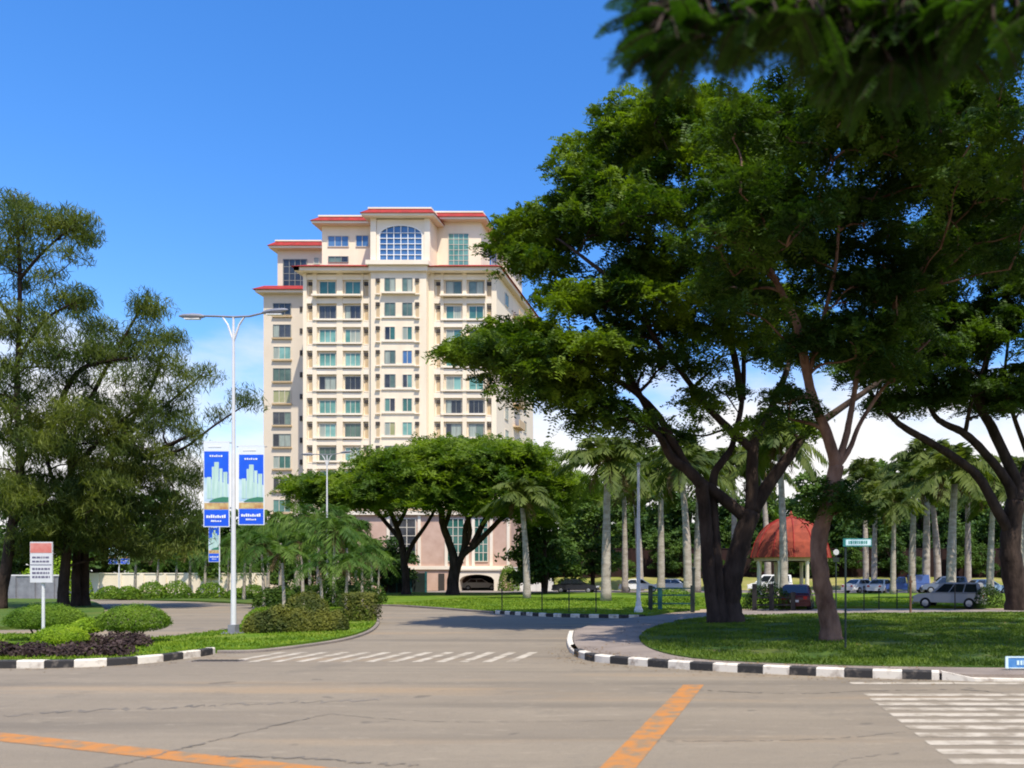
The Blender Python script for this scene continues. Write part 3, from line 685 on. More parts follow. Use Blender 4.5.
# ================================================================== TREES AND PLANTS
def unit(n):
    v = rng.normal(size=(n, 3)); return v/np.linalg.norm(v, axis=1, keepdims=True)
def leaf_quads(c, nrm, ln, wd, adir=None):
    """pointed leaf faces at centres c with normals nrm"""
    n = len(c)
    a = unit(n) if adir is None else adir
    a = a - nrm*np.sum(a*nrm, axis=1, keepdims=True); a /= (np.linalg.norm(a, axis=1, keepdims=True)+1e-9)
    b = np.cross(nrm, a)
    ln = (ln*rng.uniform(.65, 1.3, (n, 1))); wd = (wd*rng.uniform(.65, 1.3, (n, 1)))
    V = np.stack([c-a*ln/2, c+b*wd/2, c+a*ln/2, c-b*wd/2], axis=1)
    return V.reshape(-1, 3)
FERN = None
def pad_leaves(center, r, t, n, ln, wd, up=0.55, droop=0.25):
    """a flattened clump of leaves: domed top, ragged edge, thinner below"""
    th = rng.uniform(0, 2*math.pi, n); rad = np.sqrt(rng.uniform(0, 1, n))
    ph = rng.uniform(0, 6.28, 3); edge = 1+0.22*np.sin(3*th+ph[0])+0.16*np.sin(5*th+ph[1])+0.10*np.sin(9*th+ph[2])
    rr = r*rad*edge
    z = t*(0.55*(1-rad**2)) + rng.normal(0, .28, n)*t - droop*t*rad**2
    c = np.stack([rr*np.cos(th), rr*np.sin(th), z], 1)+np.asarray(center)
    if FERN:                                       # leaflets sit in feather shaped sprays with gaps between them
        k = FERN[0]; m = max(3, n//k); c = c[:m]; th = th[:m]; rad = rad[:m]
        a = np.stack([np.cos(th), np.sin(th), rng.normal(-.15, .35, m)], 1)+unit(m)*.7; a /= np.linalg.norm(a, axis=1, keepdims=True)
        nr = np.array([0, 0, 1.0])+unit(m)*.55; s = np.cross(nr, a); s /= np.linalg.norm(s, axis=1, keepdims=True); nr = np.cross(a, s)
        u = np.tile(np.linspace(-.5, .5, k//2).repeat(2), m)[:, None]; sg = np.tile(np.array([-1., 1.]), m*(k//2))[:, None]; kk = (k//2)*2
        sc = rng.uniform(.7, 1.25, (m, 1)).repeat(kk, 0)
        A, S_, N_ = a.repeat(kk, 0), s.repeat(kk, 0), nr.repeat(kk, 0)
        C = c.repeat(kk, 0)+A*u*FERN[1]*sc+S_*sg*FERN[2]*.5*sc*(1-.5*np.abs(u+.1))-np.array([0, 0, .12])*(u+.5)**2*sc
        return leaf_quads(C, N_+rng.normal(0, .22, (len(C), 3)), FERN[2]*1.05, FERN[3], S_*sg+A*.45)
    outw = np.stack([np.cos(th)*rad, np.sin(th)*rad, np.zeros(n)], 1)
    nr = unit(n)*(1-up)+np.array([0, 0, 1.0])*up+outw*0.35
    nr /= np.linalg.norm(nr, axis=1, keepdims=True)
    return leaf_quads(c, nr, ln, wd)
def plume(center, r, n, ln, wd, lean=(0, 0)):
    """hanging feathery strands"""
    c = unit(n)*rng.uniform(0, 1, (n, 1))**.5*np.array([r, r, r*.75])+np.asarray(center)
    d = unit(n)*0.55+np.array([lean[0], lean[1], -0.75]); d /= np.linalg.norm(d, axis=1, keepdims=True)
    nr = unit(n)
    return leaf_quads(c, nr, ln, wd, d)

def crooked(p, q, bend=0.12, k=5, up=0.0):
    p, q = Vector(p), Vector(q); d = q-p; l = d.length
    o1 = Vector((random.uniform(-1,1), random.uniform(-1,1), random.uniform(-.4,.8)))*bend*l
    o2 = Vector((random.uniform(-1,1), random.uniform(-1,1), random.uniform(-.4,.8)))*bend*l
    return smooth_line([p, p+d*.35+o1+Vector((0,0,up*l)), p+d*.7+o2*.7+Vector((0,0,up*l*.7)), q], k)

def build_tree(name, label, limbs, lobes, bark, leaf, ln, wd, per_m2, base, style='pad', group=None, cat='tree', pad_r=(0.8, 1.7), flat=0.42, bmin=0.03, twig=0.055, up=0.55, seed=1, flare=1.35, near=1.0):
    """limbs: list of ([(px,py,Y)...], r0, r1). lobes: list of (px, py, rx, ry, count, Y, depth)"""
    random.seed(seed); global rng; rng = np.random.default_rng(seed)
    limbs = [([(a, c, e*near) for a, c, e in pts], r0, r1) for pts, r0, r1 in limbs]; lobes = [(*l[:5], l[5]*near, l[6]) for l in lobes]; base = (base[0]*near, base[1]*near, base[2])
    root = thing(name, label, cat, base, 0, group)
    w = MB(); nodes = []
    for li, (pts, r0, r1) in enumerate(limbs):
        line = smooth_line([P(*p) for p in pts], 6)
        jit = [Vector((random.uniform(-1,1), random.uniform(-1,1), 0))*r0*0.05 for _ in line]
        n = len(line); rad = []
        for i in range(n):
            t = i/(n-1); r = r0+(r1-r0)*t**.85; r *= random.uniform(.96, 1.04)
            if li < 3 and line[i].z < 0.9 and line[0].z < 0.5: r *= 1+(flare-1)*max(0, (0.9-line[i].z)/0.9)**2
            rad.append(r)
        if line[0].z < 0.6: line[0].z = -0.05
        w.tube([p+j for p, j in zip(line, jit)], rad, 10, 0)
        nodes += [(p, r) for p, r in zip(line, rad) if p.z > base[2]+2.0]
    pads = []
    for (px, py, rx, ry, cnt, Y, dY) in lobes:
        for _ in range(cnt):
            a = random.uniform(0, 6.283); q = math.sqrt(random.uniform(0, 1))
            pads.append(P(px+rx*q*math.cos(a), py+ry*q*math.sin(a), Y+random.uniform(-dY, dY)))
    # every clump hangs on a branch that leaves the nearest limb or earlier branch
    npos = [n[0] for n in nodes]; nrad = [n[1] for n in nodes]
    c0 = sum(npos, Vector())/len(npos)
    pads.sort(key=lambda p: min((p-q).length for q in npos[::3]))
    out = []
    for p in pads:
        arr = np.array([tuple(q) for q in npos]); pv = np.array(p)
        dist = np.linalg.norm(arr-pv, axis=1)+np.maximum(0, arr[:, 2]-pv[2]+0.4)*1.2
        j = int(np.argmin(dist)); s = npos[j]; l = (p-s).length
        r0 = max(bmin, min(nrad[j]*.62, twig+0.016*l)); r1 = max(0.012, r0*.35)
        line = crooked(s, p-Vector((0,0,.12)), .10, 4, .06)
        rad = [r0+(r1-r0)*i/(len(line)-1) for i in range(len(line))]
        w.tube(line, rad, 5, 0, cap=False)
        npos += line[3::3]; nrad += rad[3::3]
        if style == 'pad':
            r = random.uniform(*pad_r)
            out.append(pad_leaves(p, r, r*flat, int(per_m2*3.1*r*r), ln, wd, up))
            for _ in range(2):                     # smaller side sprays break the outline
                a = random.uniform(0, 6.28); r2 = r*random.uniform(.3, .5)
                cc = p+Vector((math.cos(a)*r*1.05, math.sin(a)*r*1.05, random.uniform(-.35, .35)*r))
                out.append(pad_leaves(cc, r2, r2*.5, int(per_m2*3.1*r2*r2*.9), ln, wd, up*.8))
        else:
            r = random.uniform(*pad_r)
            out.append(plume(p, r, int(per_m2*3.1*r*r), ln, wd, (random.uniform(-.3,.3), random.uniform(-.3,.3))))
    w.build('trunk', bark, root, smooth='full', world=True)
    V = np.concatenate(out)-np.array(base)
    quads_obj('crown', V, leaf, root)
    return root

# the big spreading tree in the middle of the corner lawn
FERN = (14, .44, .15, .062)
LA = [([(731,624,30.4),(730,600,30.3),(733,575,30.2),(740,545,30.2),(751,512,30.2)], .42, .34),
      ([(716,623,30.0),(711,590,30.0),(708,555,29.8),(705,516,29.6),(701,482,29.2)], .27, .22),
      ([(724,624,30.0),(720,590,30.0),(716,545,29.9),(713,482,30),(722,462,30),(732,446,30.5),(742,400,31),(744,350,31)], .22, .08),
      ([(752,514,30.2),(752,480,30.2),(753,448,30.3),(759,431,30.4),(772,407,31),(790,360,32),(800,310,32)], .27, .08),
      ([(752,512,30.2),(770,482,30.4),(790,455,30.6),(808,432,31),(850,402,32),(890,375,33)], .28, .08),
      ([(753,450,30.3),(727,427,30),(706,405,29.5),(680,370,28.5),(650,330,27.5),(640,280,27)], .18, .05),
      ([(744,516,30.2),(720,496,29.8),(694,477,29.4),(675,446,29),(657,414,28.5),(625,385,28),(580,368,28),(530,360,28)], .24, .05),
      ([(701,484,29.2),(688,470,29),(672,458,28.8),(660,435,29),(645,405,29.5),(615,350,30),(570,285,30),(520,245,30)], .22, .05),
      ([(742,400,31),(730,340,31),(700,270,31),(670,200,31)], .16, .05),
      ([(640,300,27),(600,270,27),(560,240,27.5)], .10, .04),
      ([(580,368,28),(520,375,28.5),(465,360,28.5)], .10, .04)]
lobA = [(478,352,30,12,9,28.5,1.5),(520,345,38,18,14,28.5,2),(570,355,45,25,16,28,2.5),(535,372,45,14,7,28.5,2),
        (522,243,16,12,5,30,1),(555,228,28,16,9,29.5,1.5),(590,210,32,22,12,29,2),(545,262,22,12,4,29.5,1.5),
        (590,165,26,22,10,30,2.5),(625,135,30,24,12,30,3),(670,115,42,20,16,30,3.5),(725,112,40,20,14,30.5,3.5),
        (630,200,45,40,20,29,4),(690,180,55,50,19,29,3.2),(740,190,40,50,14,30,5),
        (580,300,38,14,9,28.5,2.5),(630,285,45,24,12,28,3.5),(690,280,60,40,14,29,3.2),(640,345,55,26,11,28.5,4),
        (710,345,60,26,9,29.5,3.2),(610,390,45,16,5,29,3),(690,400,60,14,4,30,4),(770,320,40,45,10,31,4),(780,250,40,50,12,31.5,4),(765,160,30,40,10,31,4),(560,392,35,10,6,28.5,2),(640,428,45,10,3,29,3),(700,432,50,10,3,29.5,3.5),(780,425,40,12,3,31,3.5),(600,415,30,10,3,29,2)]
build_tree('rain_tree', 'wide dark spreading tree with twin black trunks in front of the red pavilion', LA, lobA, M['bark'], M['leaf_rain'], .17, .085, 430, (0, 30.2, 0), seed=11, pad_r=(.5, 1.12), near=.925)

# the leaning reddish tree nearer the kerb
FERN = (14, .36, .12, .050)
LB = [([(831,642,21.9),(830,622,21.9),(825,600,21.9),(820,570,21.8),(819,538,21.8),(829,503,21.8),(837,465,21.8)], .27, .20),
      ([(836,468,21.8),(829,440,21.6),(812,396,21.4),(803,352,21),(797,325,20.8),(784,297,20.6),(765,264,20.2),(735,242,20),(700,225,19.5)], .17, .04),
      ([(836,468,21.8),(846,437,22),(853,400,22.3),(862,350,22.8),(880,280,23.5),(890,220,24)], .11, .03),
      ([(838,466,21.8),(850,448,22),(862,420,22.4),(890,380,23),(930,340,23.5)], .09, .025),
      ([(808,380,21.2),(820,330,21),(835,270,20.5),(840,200,20)], .07, .03),
      ([(862,350,22.8),(900,300,22),(940,240,21)], .06, .03)]
lobB = [(890,190,60,30,12,23,3),(905,255,40,25,9,24,3),(850,215,30,15,5,22,2),(960,180,40,25,8,24,3),(730,215,40,30,12,20,2),(790,215,45,30,10,20.5,3),(850,130,60,40,20,20.5,3.5),(920,120,60,45,20,21,3.5),(985,150,45,50,16,21,3.5),
        (770,130,45,35,14,21,3),(825,265,55,25,16,22,3),(880,300,50,25,16,23,3),(830,340,40,30,14,22.5,3),(890,355,40,30,10,23.5,2.5),
        (960,260,50,30,14,23,3),(1000,215,35,30,10,22,3),(750,290,40,30,12,21,2.5),(880,85,80,30,16,21,3),(980,90,45,30,10,22,3), (838,505,14,22,5,21.8,.4),(800,400,25,18,5,22,2)]
build_tree('corner_tree', 'tall tree with a thin leaning reddish trunk beside the green street name sign', LB, lobB, M['bark_red'], M['leaf_dark'], .14, .07, 520, (2.65, 21.9, 0), seed=12, pad_r=(.4, .9), near=.925)

# the far right tree with bare dark limbs
FERN = (14, .50, .18, .075)
LC = [([(1020,614,38.9),(1016,590,38.8),(1011,560,38.7),(1011,530,38.7),(1016,500,38.6)], .62, .44),
      ([(1011,535,38.7),(997,510,38.3),(979,478,38),(955,458,37.5),(928,441,37),(905,428,36.6),(890,415,36.2),(868,390,36),(845,365,36)], .30, .07),
      ([(1015,508,38.6),(1009,485,38.4),(990,459,38),(965,434,37.5),(945,424,37.2),(934,415,37),(925,395,37),(905,370,37)], .30, .07),
      ([(1017,500,38.6),(1016,482,38.6),(995,434,38.3),(981,408,38),(968,375,38),(950,330,38),(935,290,38),(925,240,38)], .34, .07),
      ([(1017,500,38.6),(1030,460,39),(1050,420,39.5),(1060,350,40),(1040,280,40)], .32, .08),
      ([(981,408,38),(985,370,39),(1000,320,39),(1005,270,39.5)], .16, .05),
      ([(965,434,37.5),(972,400,36.5),(985,360,36),(990,320,35.5)], .12, .04),
      ([(1030,460,39),(1015,420,38),(1005,380,37),(1010,330,36)], .15, .05)]
lobC = [(980,240,60,40,16,40,4),(930,400,25,8,4,37,1.5),(1000,400,30,10,5,38,2),(900,370,45,18,14,36.5,2),(950,340,50,25,18,37,3),(1005,330,45,30,18,37.5,3.5),(920,300,45,22,14,37.5,3),(985,280,50,25,18,38,3.5),
        (1050,300,40,60,16,39,4),(940,235,45,22,10,38,3),(1010,210,40,40,16,38.5,3.5),(870,355,25,16,8,36,1.5),(960,385,60,16,12,37,2.5),(1030,385,40,20,12,38.5,2.5),(900,405,35,8,5,36.5,1),(1060,200,40,50,12,39,4)]
build_tree('shade_tree', 'dark tree with long bare curving limbs behind the parked grey wagon', LC, lobC, M['bark'], M['leaf_dark'], .20, .10, 300, (14.1, 38.9, 0), seed=13, pad_r=(.6, 1.35))

# umbrella trees in front of the tower
FERN = (12, .80, .28, .115)
LD = [([(452,597,70),(452,580,70),(454,562,70),(450,545,70),(443,525,69.5),(440,508,69),(425,492,68.5),(405,480,68)], .46, .18),
      ([(455,596,70),(456,575,70),(462,556,70),(475,545,70),(490,530,70.5),(505,516,71),(525,508,71.5),(545,500,72)], .36, .14),
      ([(456,572,70),(464,548,70),(466,525,70),(478,506,70),(500,488,70)], .32, .12),
      ([(463,552,70),(470,530,70),(462,505,69),(450,480,69)], .26, .1),
      ([(472,546,70),(485,520,71),(495,500,72),(510,480,73)], .3, .12),
      ([(444,528,69.5),(452,505,70),(455,485,70)], .25, .1)]
lobD = [(405,478,30,9,12,70.5,4),(450,447,40,4,8,70,3),(548,478,16,10,6,69,2),(535,515,18,10,5,71,2),(500,508,40,6,8,69,3),(415,462,45,7,18,70,5),(575,492,12,8,4,71,2),(560,478,15,8,5,71,3),(470,455,75,8,34,70,5),(440,468,60,10,28,69,6),(512,474,40,9,22,70,5),(480,485,80,8,34,70,7),(545,488,28,12,16,71,4),(430,490,40,8,16,68,4),(455,500,60,7,14,69,6),(530,505,30,8,12,71,4),(490,448,40,4,10,70,3)]
build_tree('umbrella_tree', 'flat topped umbrella tree with a forked trunk before the pink stone gateway', LD, lobD, M['bark'], M['leaf_rain_far'], .30, .16, 78, (-24.2, 70, 0), seed=14, pad_r=(1.3, 2.2), flat=.34)
LE = [([(406,598,71),(406,580,71),(404,562,71),(402,545,71),(396,525,71),(388,508,70.5),(375,497,70),(350,490,70)], .38, .14),
      ([(405,562,71),(412,545,71),(424,528,71),(432,515,71.5),(438,500,72)], .24, .1),
      ([(401,540,71),(392,530,72),(376,512,73),(355,500,73.5),(325,490,74)], .24, .1),
      ([(398,525,71),(408,505,71),(412,485,71)], .2, .08)]
lobE = [(430,470,30,9,14,70.5,4),(415,485,35,8,12,70,5),(440,458,25,6,8,70.5,4),(425,462,30,6,9,71,4),(318,486,22,6,10,72,3),(395,470,45,8,24,71,5),(360,482,45,8,24,71,5),(330,490,28,7,14,72,4),(385,494,55,8,22,71,6),(345,500,35,7,12,72,4),(312,490,10,5,4,72,2),(420,480,30,10,14,72,5),(400,466,25,6,7,71,4),(370,505,30,6,6,70,4)]
build_tree('umbrella_tree', 'smaller umbrella tree with a thin trunk left of the forked one before the tower', LE, lobE, M['bark'], M['leaf_rain_far'], .30, .16, 78, (-28.7, 71, 0), seed=15, pad_r=(1.2, 2.1), flat=.34)

# feathery trees on the left
FERN = None
L1 = [([(0,606,40),(4,580,40),(13,522,40),(20,490,40),(19,440,40),(17,380,40),(20,300,40),(18,230,40),(14,195,40)], .27, .04),
      ([(18,470,40),(40,440,39),(70,420,38.5)], .12, .04), ([(18,360,40),(45,320,39.5),(80,300,39)], .10, .03), ([(19,280,40),(45,250,39.5),(75,225,39)], .09, .03), ([(18,330,40),(-10,290,40.5),(-40,270,41)], .1, .03)]
lob1 = [(5,480,35,40,10,40.5,2),(45,525,25,20,6,40,1.5),(35,500,40,25,12,39.5,2),(20,545,30,15,4,40,1.5),(40,440,40,20,12,40,2),(20,220,38,22,14,40,1.5),(72,225,22,14,8,39.5,1),(85,250,10,16,4,39.5,.8),(30,262,40,18,12,40,2),(85,300,22,18,7,39,1.2),(20,310,45,30,16,40,2),(55,345,40,22,14,39.5,2),(15,380,40,35,16,40,2.2),(50,420,40,30,16,39,2),(15,460,40,35,14,40,2.2),(10,520,30,30,6,40.5,2),(-50,330,45,130,40,41,3)]
build_tree('feathery_tree', 'tallest feathery tree with one slim leaning trunk behind the white notice board', L1, lob1, M['bark'], M['leaf_casu'], .44, .042, 120, (-36.5, 40, 0), style='plume', seed=16, pad_r=(.5, .95))
L2 = [([(63,611,42),(64,580,42),(68,540,42),(72,500,42),(72,450,42),(95,390,42),(120,345,42),(148,295,42)], .27, .04),
      ([(54,394,41),(78,372,41),(105,362,41),(135,358,41)][::-1][0:0] or [(72,460,42),(60,410,41.5),(78,372,41),(105,362,41),(138,357,41)], .18, .05),
      ([(70,520,42),(50,470,42.5),(40,420,43)], .14, .04), ([(72,470,42),(110,430,41),(150,400,40.5)], .15, .04)]
lob2 = [(100,545,40,14,9,42,2),(40,545,30,14,6,42.5,1.5),(70,490,50,25,18,41,2),(60,535,40,18,9,42,2),(110,500,40,25,14,41.5,2),(100,450,40,20,10,42,2),(148,305,22,18,8,42,1),(120,340,40,22,14,42,2),(90,370,40,25,14,41.5,2),(150,360,30,25,12,41.5,1.8),(80,420,45,30,16,42,2.5),(130,410,45,30,18,41.5,2.5),(70,470,45,28,16,42,2.5),(120,465,45,30,18,41.5,2.5),(90,520,55,22,16,42,2.5)]
build_tree('feathery_tree', 'olive feathery tree with a thick dark trunk nearest the clipped domed bushes', L2, lob2, M['bark'], M['leaf_casu'], .44, .042, 95, (-35, 42, 0), style='plume', seed=17, pad_r=(.5, 1.0))
L3 = [([(84,609,44),(84,580,44),(86,540,44),(98,490,44),(120,440,44),(150,390,44),(165,345,44)], .28, .05),
      ([(76,610,43.5),(76,570,43.5),(79,530,43.8),(84,505,44)], .22, .14),
      ([(100,486,44),(140,460,43.5),(180,440,43),(200,430,43)], .18, .05), ([(120,440,44),(160,410,45),(205,372,45)], .12, .03), ([(140,460,43.5),(180,450,43),(215,425,43),(245,405,43)], .10, .03)]
lob3 = [(150,548,40,12,9,44.5,2),(110,490,40,30,10,45,2),(120,545,40,15,10,43.5,2),(165,540,30,15,8,44,2),(160,450,40,25,14,44,2),(186,505,14,25,3,43.5,1.5),(150,510,40,25,12,44,2),(165,350,20,20,8,44,1),(170,390,28,25,12,44,2),(140,430,45,30,18,44,2.5),(180,430,28,28,12,43.5,2),(160,480,45,28,18,43.5,2.5),(192,480,16,28,4,43.5,1.6),(135,525,45,20,14,44,2.5),(180,525,25,20,8,44,2),(204,372,9,8,2,45,.6),(222,418,10,8,2,43,.6),(246,404,12,8,3,43,.6)]
build_tree('feathery_tree', 'wide feathery tree with paired trunks whose sprigs reach towards the lamp arm', L3, lob3, M['bark'], M['leaf_casu'], .44, .042, 88, (-35.5, 44, 0), style='plume', seed=18, pad_r=(.5, 1.0))

# branch of a roadside tree that reaches over the road from the right, close overhead
def over_branch():
    random.seed(21); global rng; rng = np.random.default_rng(21)
    base = (13.6, 4.6, 0)
    root = thing('roadside_tree', 'near tree whose feathery leaf sprays hang over the road at the top', 'tree', base)
    w = MB()
    w.tube(smooth_line([(13.6,4.6,-.05),(13.5,4.7,1.8),(13.2,5.2,4.0),(12.6,6.4,8),(11.8,8.6,12),(11.0,11.5,17)], 6), [.46-.011*i for i in range(31)], 12)
    limbs = [smooth_line([(13.2,5.2,4.0),(10.5,4.4,5.2),(7.2,3.4,5.3),(4.2,2.8,4.7),(2.1,3.0,4.3),(1.1,3.2,4.25),(.3,3.2,4.15),(-.15,3.2,4.05)], 6),
             smooth_line([(4.2,2.8,4.7),(2.9,3.0,4.7),(1.8,3.3,4.75),(.8,3.5,4.65)], 6),
             smooth_line([(5.2,3.0,4.9),(3.4,3.3,4.5),(2.5,3.5,4.35),(1.7,3.6,4.3)], 6)]
    for l, r_0 in zip(limbs, (.17, .06, .06)): w.tube(l, [r_0*(1-i/len(l))**.9+.007 for i in range(len(l))], 7)
    quads = []
    for k in range(52):  # upper crown kept out of view, added to shade the corner trees and lawn
        a = random.uniform(0, 6.28); q = math.sqrt(random.random())
        c = Vector((10.8+8.5*q*math.cos(a), 14.6+7.2*q*math.sin(a), 0)); c.z = max(17.8+2.2*(1-q*q)+random.uniform(-1.2, 1.2), 4.6+.72*c.y+random.uniform(0, 1.5))
        s = Vector((11.0,11.4,16.9))
        w.tube(crooked(s, c, .1, 3), [.07-.006*i for i in range(10)], 5, cap=False)
        quads.append(pad_leaves(c, 1.5, .6, 520, .22, .11))
    def frond(p, d, length, npin, leafn):
        d = d.normalized(); side = d.cross(Vector((0,0,1))).normalized(); upv = side.cross(d)
        line = [p+d*length*t+Vector((0,0,-.42*length*t*t)) for t in np.linspace(0, 1, 9)]
        w.tube(line[::2], [.005,.004,.004,.003,.002], 4, cap=False)
        cs, ns, ad = [], [], []
        for i in range(npin):
            t = .12+.88*i/npin; b0 = p+d*length*t+Vector((0,0,-.42*length*t*t))
            for sgn in (-1, 1):
                pd = (side*sgn*.9+d*.45+Vector((0,0,-.35))).normalized(); pl = length*.34*(1-.55*abs(t-.45))
                for k in range(leafn):
                    u = (k+.5)/leafn; q = b0+pd*pl*u+Vector((0,0,-.15*pl*u*u))
                    for s2 in (-1, 1):
                        ld = (pd*.45+d*s2*.9).normalized()
                        cs.append(q+ld*.007); ad.append(ld); n_ = pd.cross(ld).normalized(); ns.append(n_ if n_.z > 0 else -n_)
        quads.append(leaf_quads(np.array([tuple(c) for c in cs]), np.array([tuple(c) for c in ns])+rng.normal(0,.12,(len(cs),3)), .019, .0075, np.array([tuple(c) for c in ad])))
    # sprays: photograph regions where the leaves hang
    for (px, py, rx, ry, cnt, Y0) in ((645,22,22,24,20,3.15),(655,50,16,18,9,3.2),(695,20,40,20,34,3.2),(700,52,24,10,10,3.2),(742,30,22,30,26,3.25),(790,15,50,28,70,3.25),(850,38,55,40,96,3.4),(900,62,50,40,72,3.4),(930,30,50,36,70,3.4),(990,20,40,30,46,3.15),(875,100,36,18,24,3.5),(940,92,34,18,20,3.5),(1060,30,50,50,40,3.15),(800,-40,180,30,50,3.25)):
        for _ in range(cnt):
            a = random.uniform(0, 6.28); q = math.sqrt(random.random())
            c = P(px+rx*q*math.cos(a), py+ry*q*math.sin(a), Y0+random.uniform(-.35, .35))
            pts = [p for l in limbs for p in l]
            s = min(pts, key=lambda p: (p-c).length+max(0, c.z-p.z)*.5)
            st = s+(c-s)*.72
            if (c-s).length > .2: w.tube(crooked(s, st, .08, 3), [.007]*10, 4, cap=False)
            out = Vector((random.uniform(-1, .5), random.uniform(-.5, .5), random.uniform(-.45, .12)))
            frond(st, out, random.uniform(.12, .20), 9, 7)
    w.build('trunk', M['bark'], root, smooth='full', world=True)
    V = np.concatenate(quads)-np.array(base)
    quads_obj('crown', V, M['leaf_near'], root)
over_branch()

# ---- palms
def palm_proto(h, trunk_r, nf, fl, seed, leaf, bark, shaft=True, droop=.55, bulge=1.15, lean=0.0, lw=.075, npair=26):
    random.seed(seed); global rng; rng = np.random.default_rng(seed)
    root = bpy.data.objects.new('palm_tree', None); COL.objects.link(root)
    w = MB(); prof = []
    for i in range(13):
        t = i/12; r = trunk_r*(1.3-.55*t) if t < .12 else trunk_r*((1.0+(bulge-1)*math.sin(math.pi*min(1, t*1.5)))*(1-.30*t))
        prof.append((Vector((lean*h*t*t, 0, h*t-.05*(i == 0))), r*random.uniform(.97, 1.03)))
    w.tube([p for p, r in prof], [r for p, r in prof], 10); w.build('trunk', bark, root, smooth='full')
    top = prof[-1][0]
    if shaft:
        c = MB(); c.tube([top-Vector((0,0,.05)), top+Vector((0,0,.3)), top+Vector((0,0,fl*.32))], [trunk_r*.80, trunk_r*.78, trunk_r*.35], 9); c.build('crownshaft', leaf, root, smooth='full')
        top = top+Vector((0,0,fl*.28))
    quads = []; rb = MB()
    for k in range(nf):
        az = 2.4*k+random.uniform(-.25, .25); el = R(random.choice((80, 66, 52, 38, 22, 4, -8)))+random.uniform(-.12, .12)
        d = Vector((math.cos(az)*math.cos(el), math.sin(az)*math.cos(el), math.sin(el))); l = fl*random.uniform(.85, 1.1)
        hz = Vector((math.cos(az), math.sin(az), 0)); sd = Vector((-math.sin(az), math.cos(az), 0))
        pos = lambda t: top+d*l*t+Vector((0,0,-droop*l*t*t*(1+.4*t)))+hz*(0.06*l*t*t)
        rb.tube([pos(t) for t in (0, .25, .5, .75, 1)], [.035*fl/2.4, .03*fl/2.4, .022*fl/2.4, .015*fl/2.4, .006], 4, cap=False)
        cs, ns, ad = [], [], []
        for i in range(npair):
            t = .10+.90*i/(npair-1); b0 = pos(t); tg = (pos(min(1, t+.02))-pos(t-.02)).normalized()
            ll = fl*.30*(math.sin(math.pi*min(1, .18+.80*t))**.7+.12)
            for s in (-1, 1):
                a = (sd*s*.8+tg*.55+Vector((0,0,random.uniform(-.75,-.15)))).normalized()
                cs.append(b0+a*ll*.5); ad.append(a); n_ = a.cross(tg)*s; ns.append((n_+Vector((0,0,.2))).normalized())
                sc = ll
        C = np.array([tuple(c) for c in cs]); quads.append((C, np.array([tuple(c) for c in ns]), np.array([tuple(c) for c in ad]), np.array([fl*.30*(math.sin(math.pi*min(1, .18+.80*(.10+.90*(i//2)/(npair-1))))**.7+.12) for i in range(len(cs))])[:, None]))
    V = np.concatenate([leaf_quads(c, n_, l_, lw*fl/2.4, a_) for c, n_, a_, l_ in quads])
    co = quads_obj('crown', V, leaf, root)
    rbo = rb.build('frond_ribs', leaf, root)
    D = []
    for k in range(5):
        az = random.uniform(0, 6.28); b0 = top+Vector((math.cos(az), math.sin(az), -.1))*trunk_r*.6; n_ = 60
        tt = rng.uniform(0, 1, n_); hx = np.array([math.cos(az), math.sin(az), 0]); ax = hx[None]*(.55*np.sqrt(tt)[:, None]*fl*.5)+np.array([0, 0, -1.])*(tt**1.3)[:, None]*fl*.55
        D.append(leaf_quads(np.array(b0)+ax+rng.normal(0, .06*fl/2.4, (n_, 3)), unit(n_), .40*fl/2.4, .05*fl/2.4, np.tile(hx*.5+np.array([0, 0, -1.]), (n_, 1))+rng.normal(0, .35, (n_, 3))))
    quads_obj('dead_fronds', np.concatenate(D), M['dead_frond'], root)
    return root
def place_palm(proto, name, x, ybase, Y, top_y, label, group, used, rz=None, hs=None):
    """trunk base on the ground at depth Y below column x; top_y: photograph row of the crown's heart"""
    o = proto if proto.name not in used else copy_tree(proto)
    if proto.name not in used: used.add(proto.name)
    o.name = name
    X = (x-CX)/F*Y; z = H+(HY-top_y)/F*Y; s = z/proto['h0']
    o.location = (X, Y, 0); o.rotation_euler = (0, 0, random.uniform(0, 6.28) if rz is None else rz)
    k = hs or 1.0
    o.scale = (k*(.6*s+.4), k*(.6*s+.4), s)
    tag(o, label, 'palm', group); return o
used = set()
tall = []
for sd, ln_ in ((31, 0.02), (32, -.05), (33, 0.08)):
    p = palm_proto(8.6, .30, 24, 3.7, sd, M['leaf_palm_far'], M['bark_pale'], True, .42, 1.15, ln_, .12); p['h0'] = 9.5; tall.append(p)
short = []
for sd in (34, 35, 36):
    p = palm_proto(3.3, .09, 15, 1.95, sd, M['leaf_palm'], M['bark_pale'], True, .60, 1.1, .04, .075, 22); p['h0'] = 4.0; short.append(p)
GT, GS = 'tall pale trunked palms on the far lawn', 'short bushy palms behind the clipped hedge'
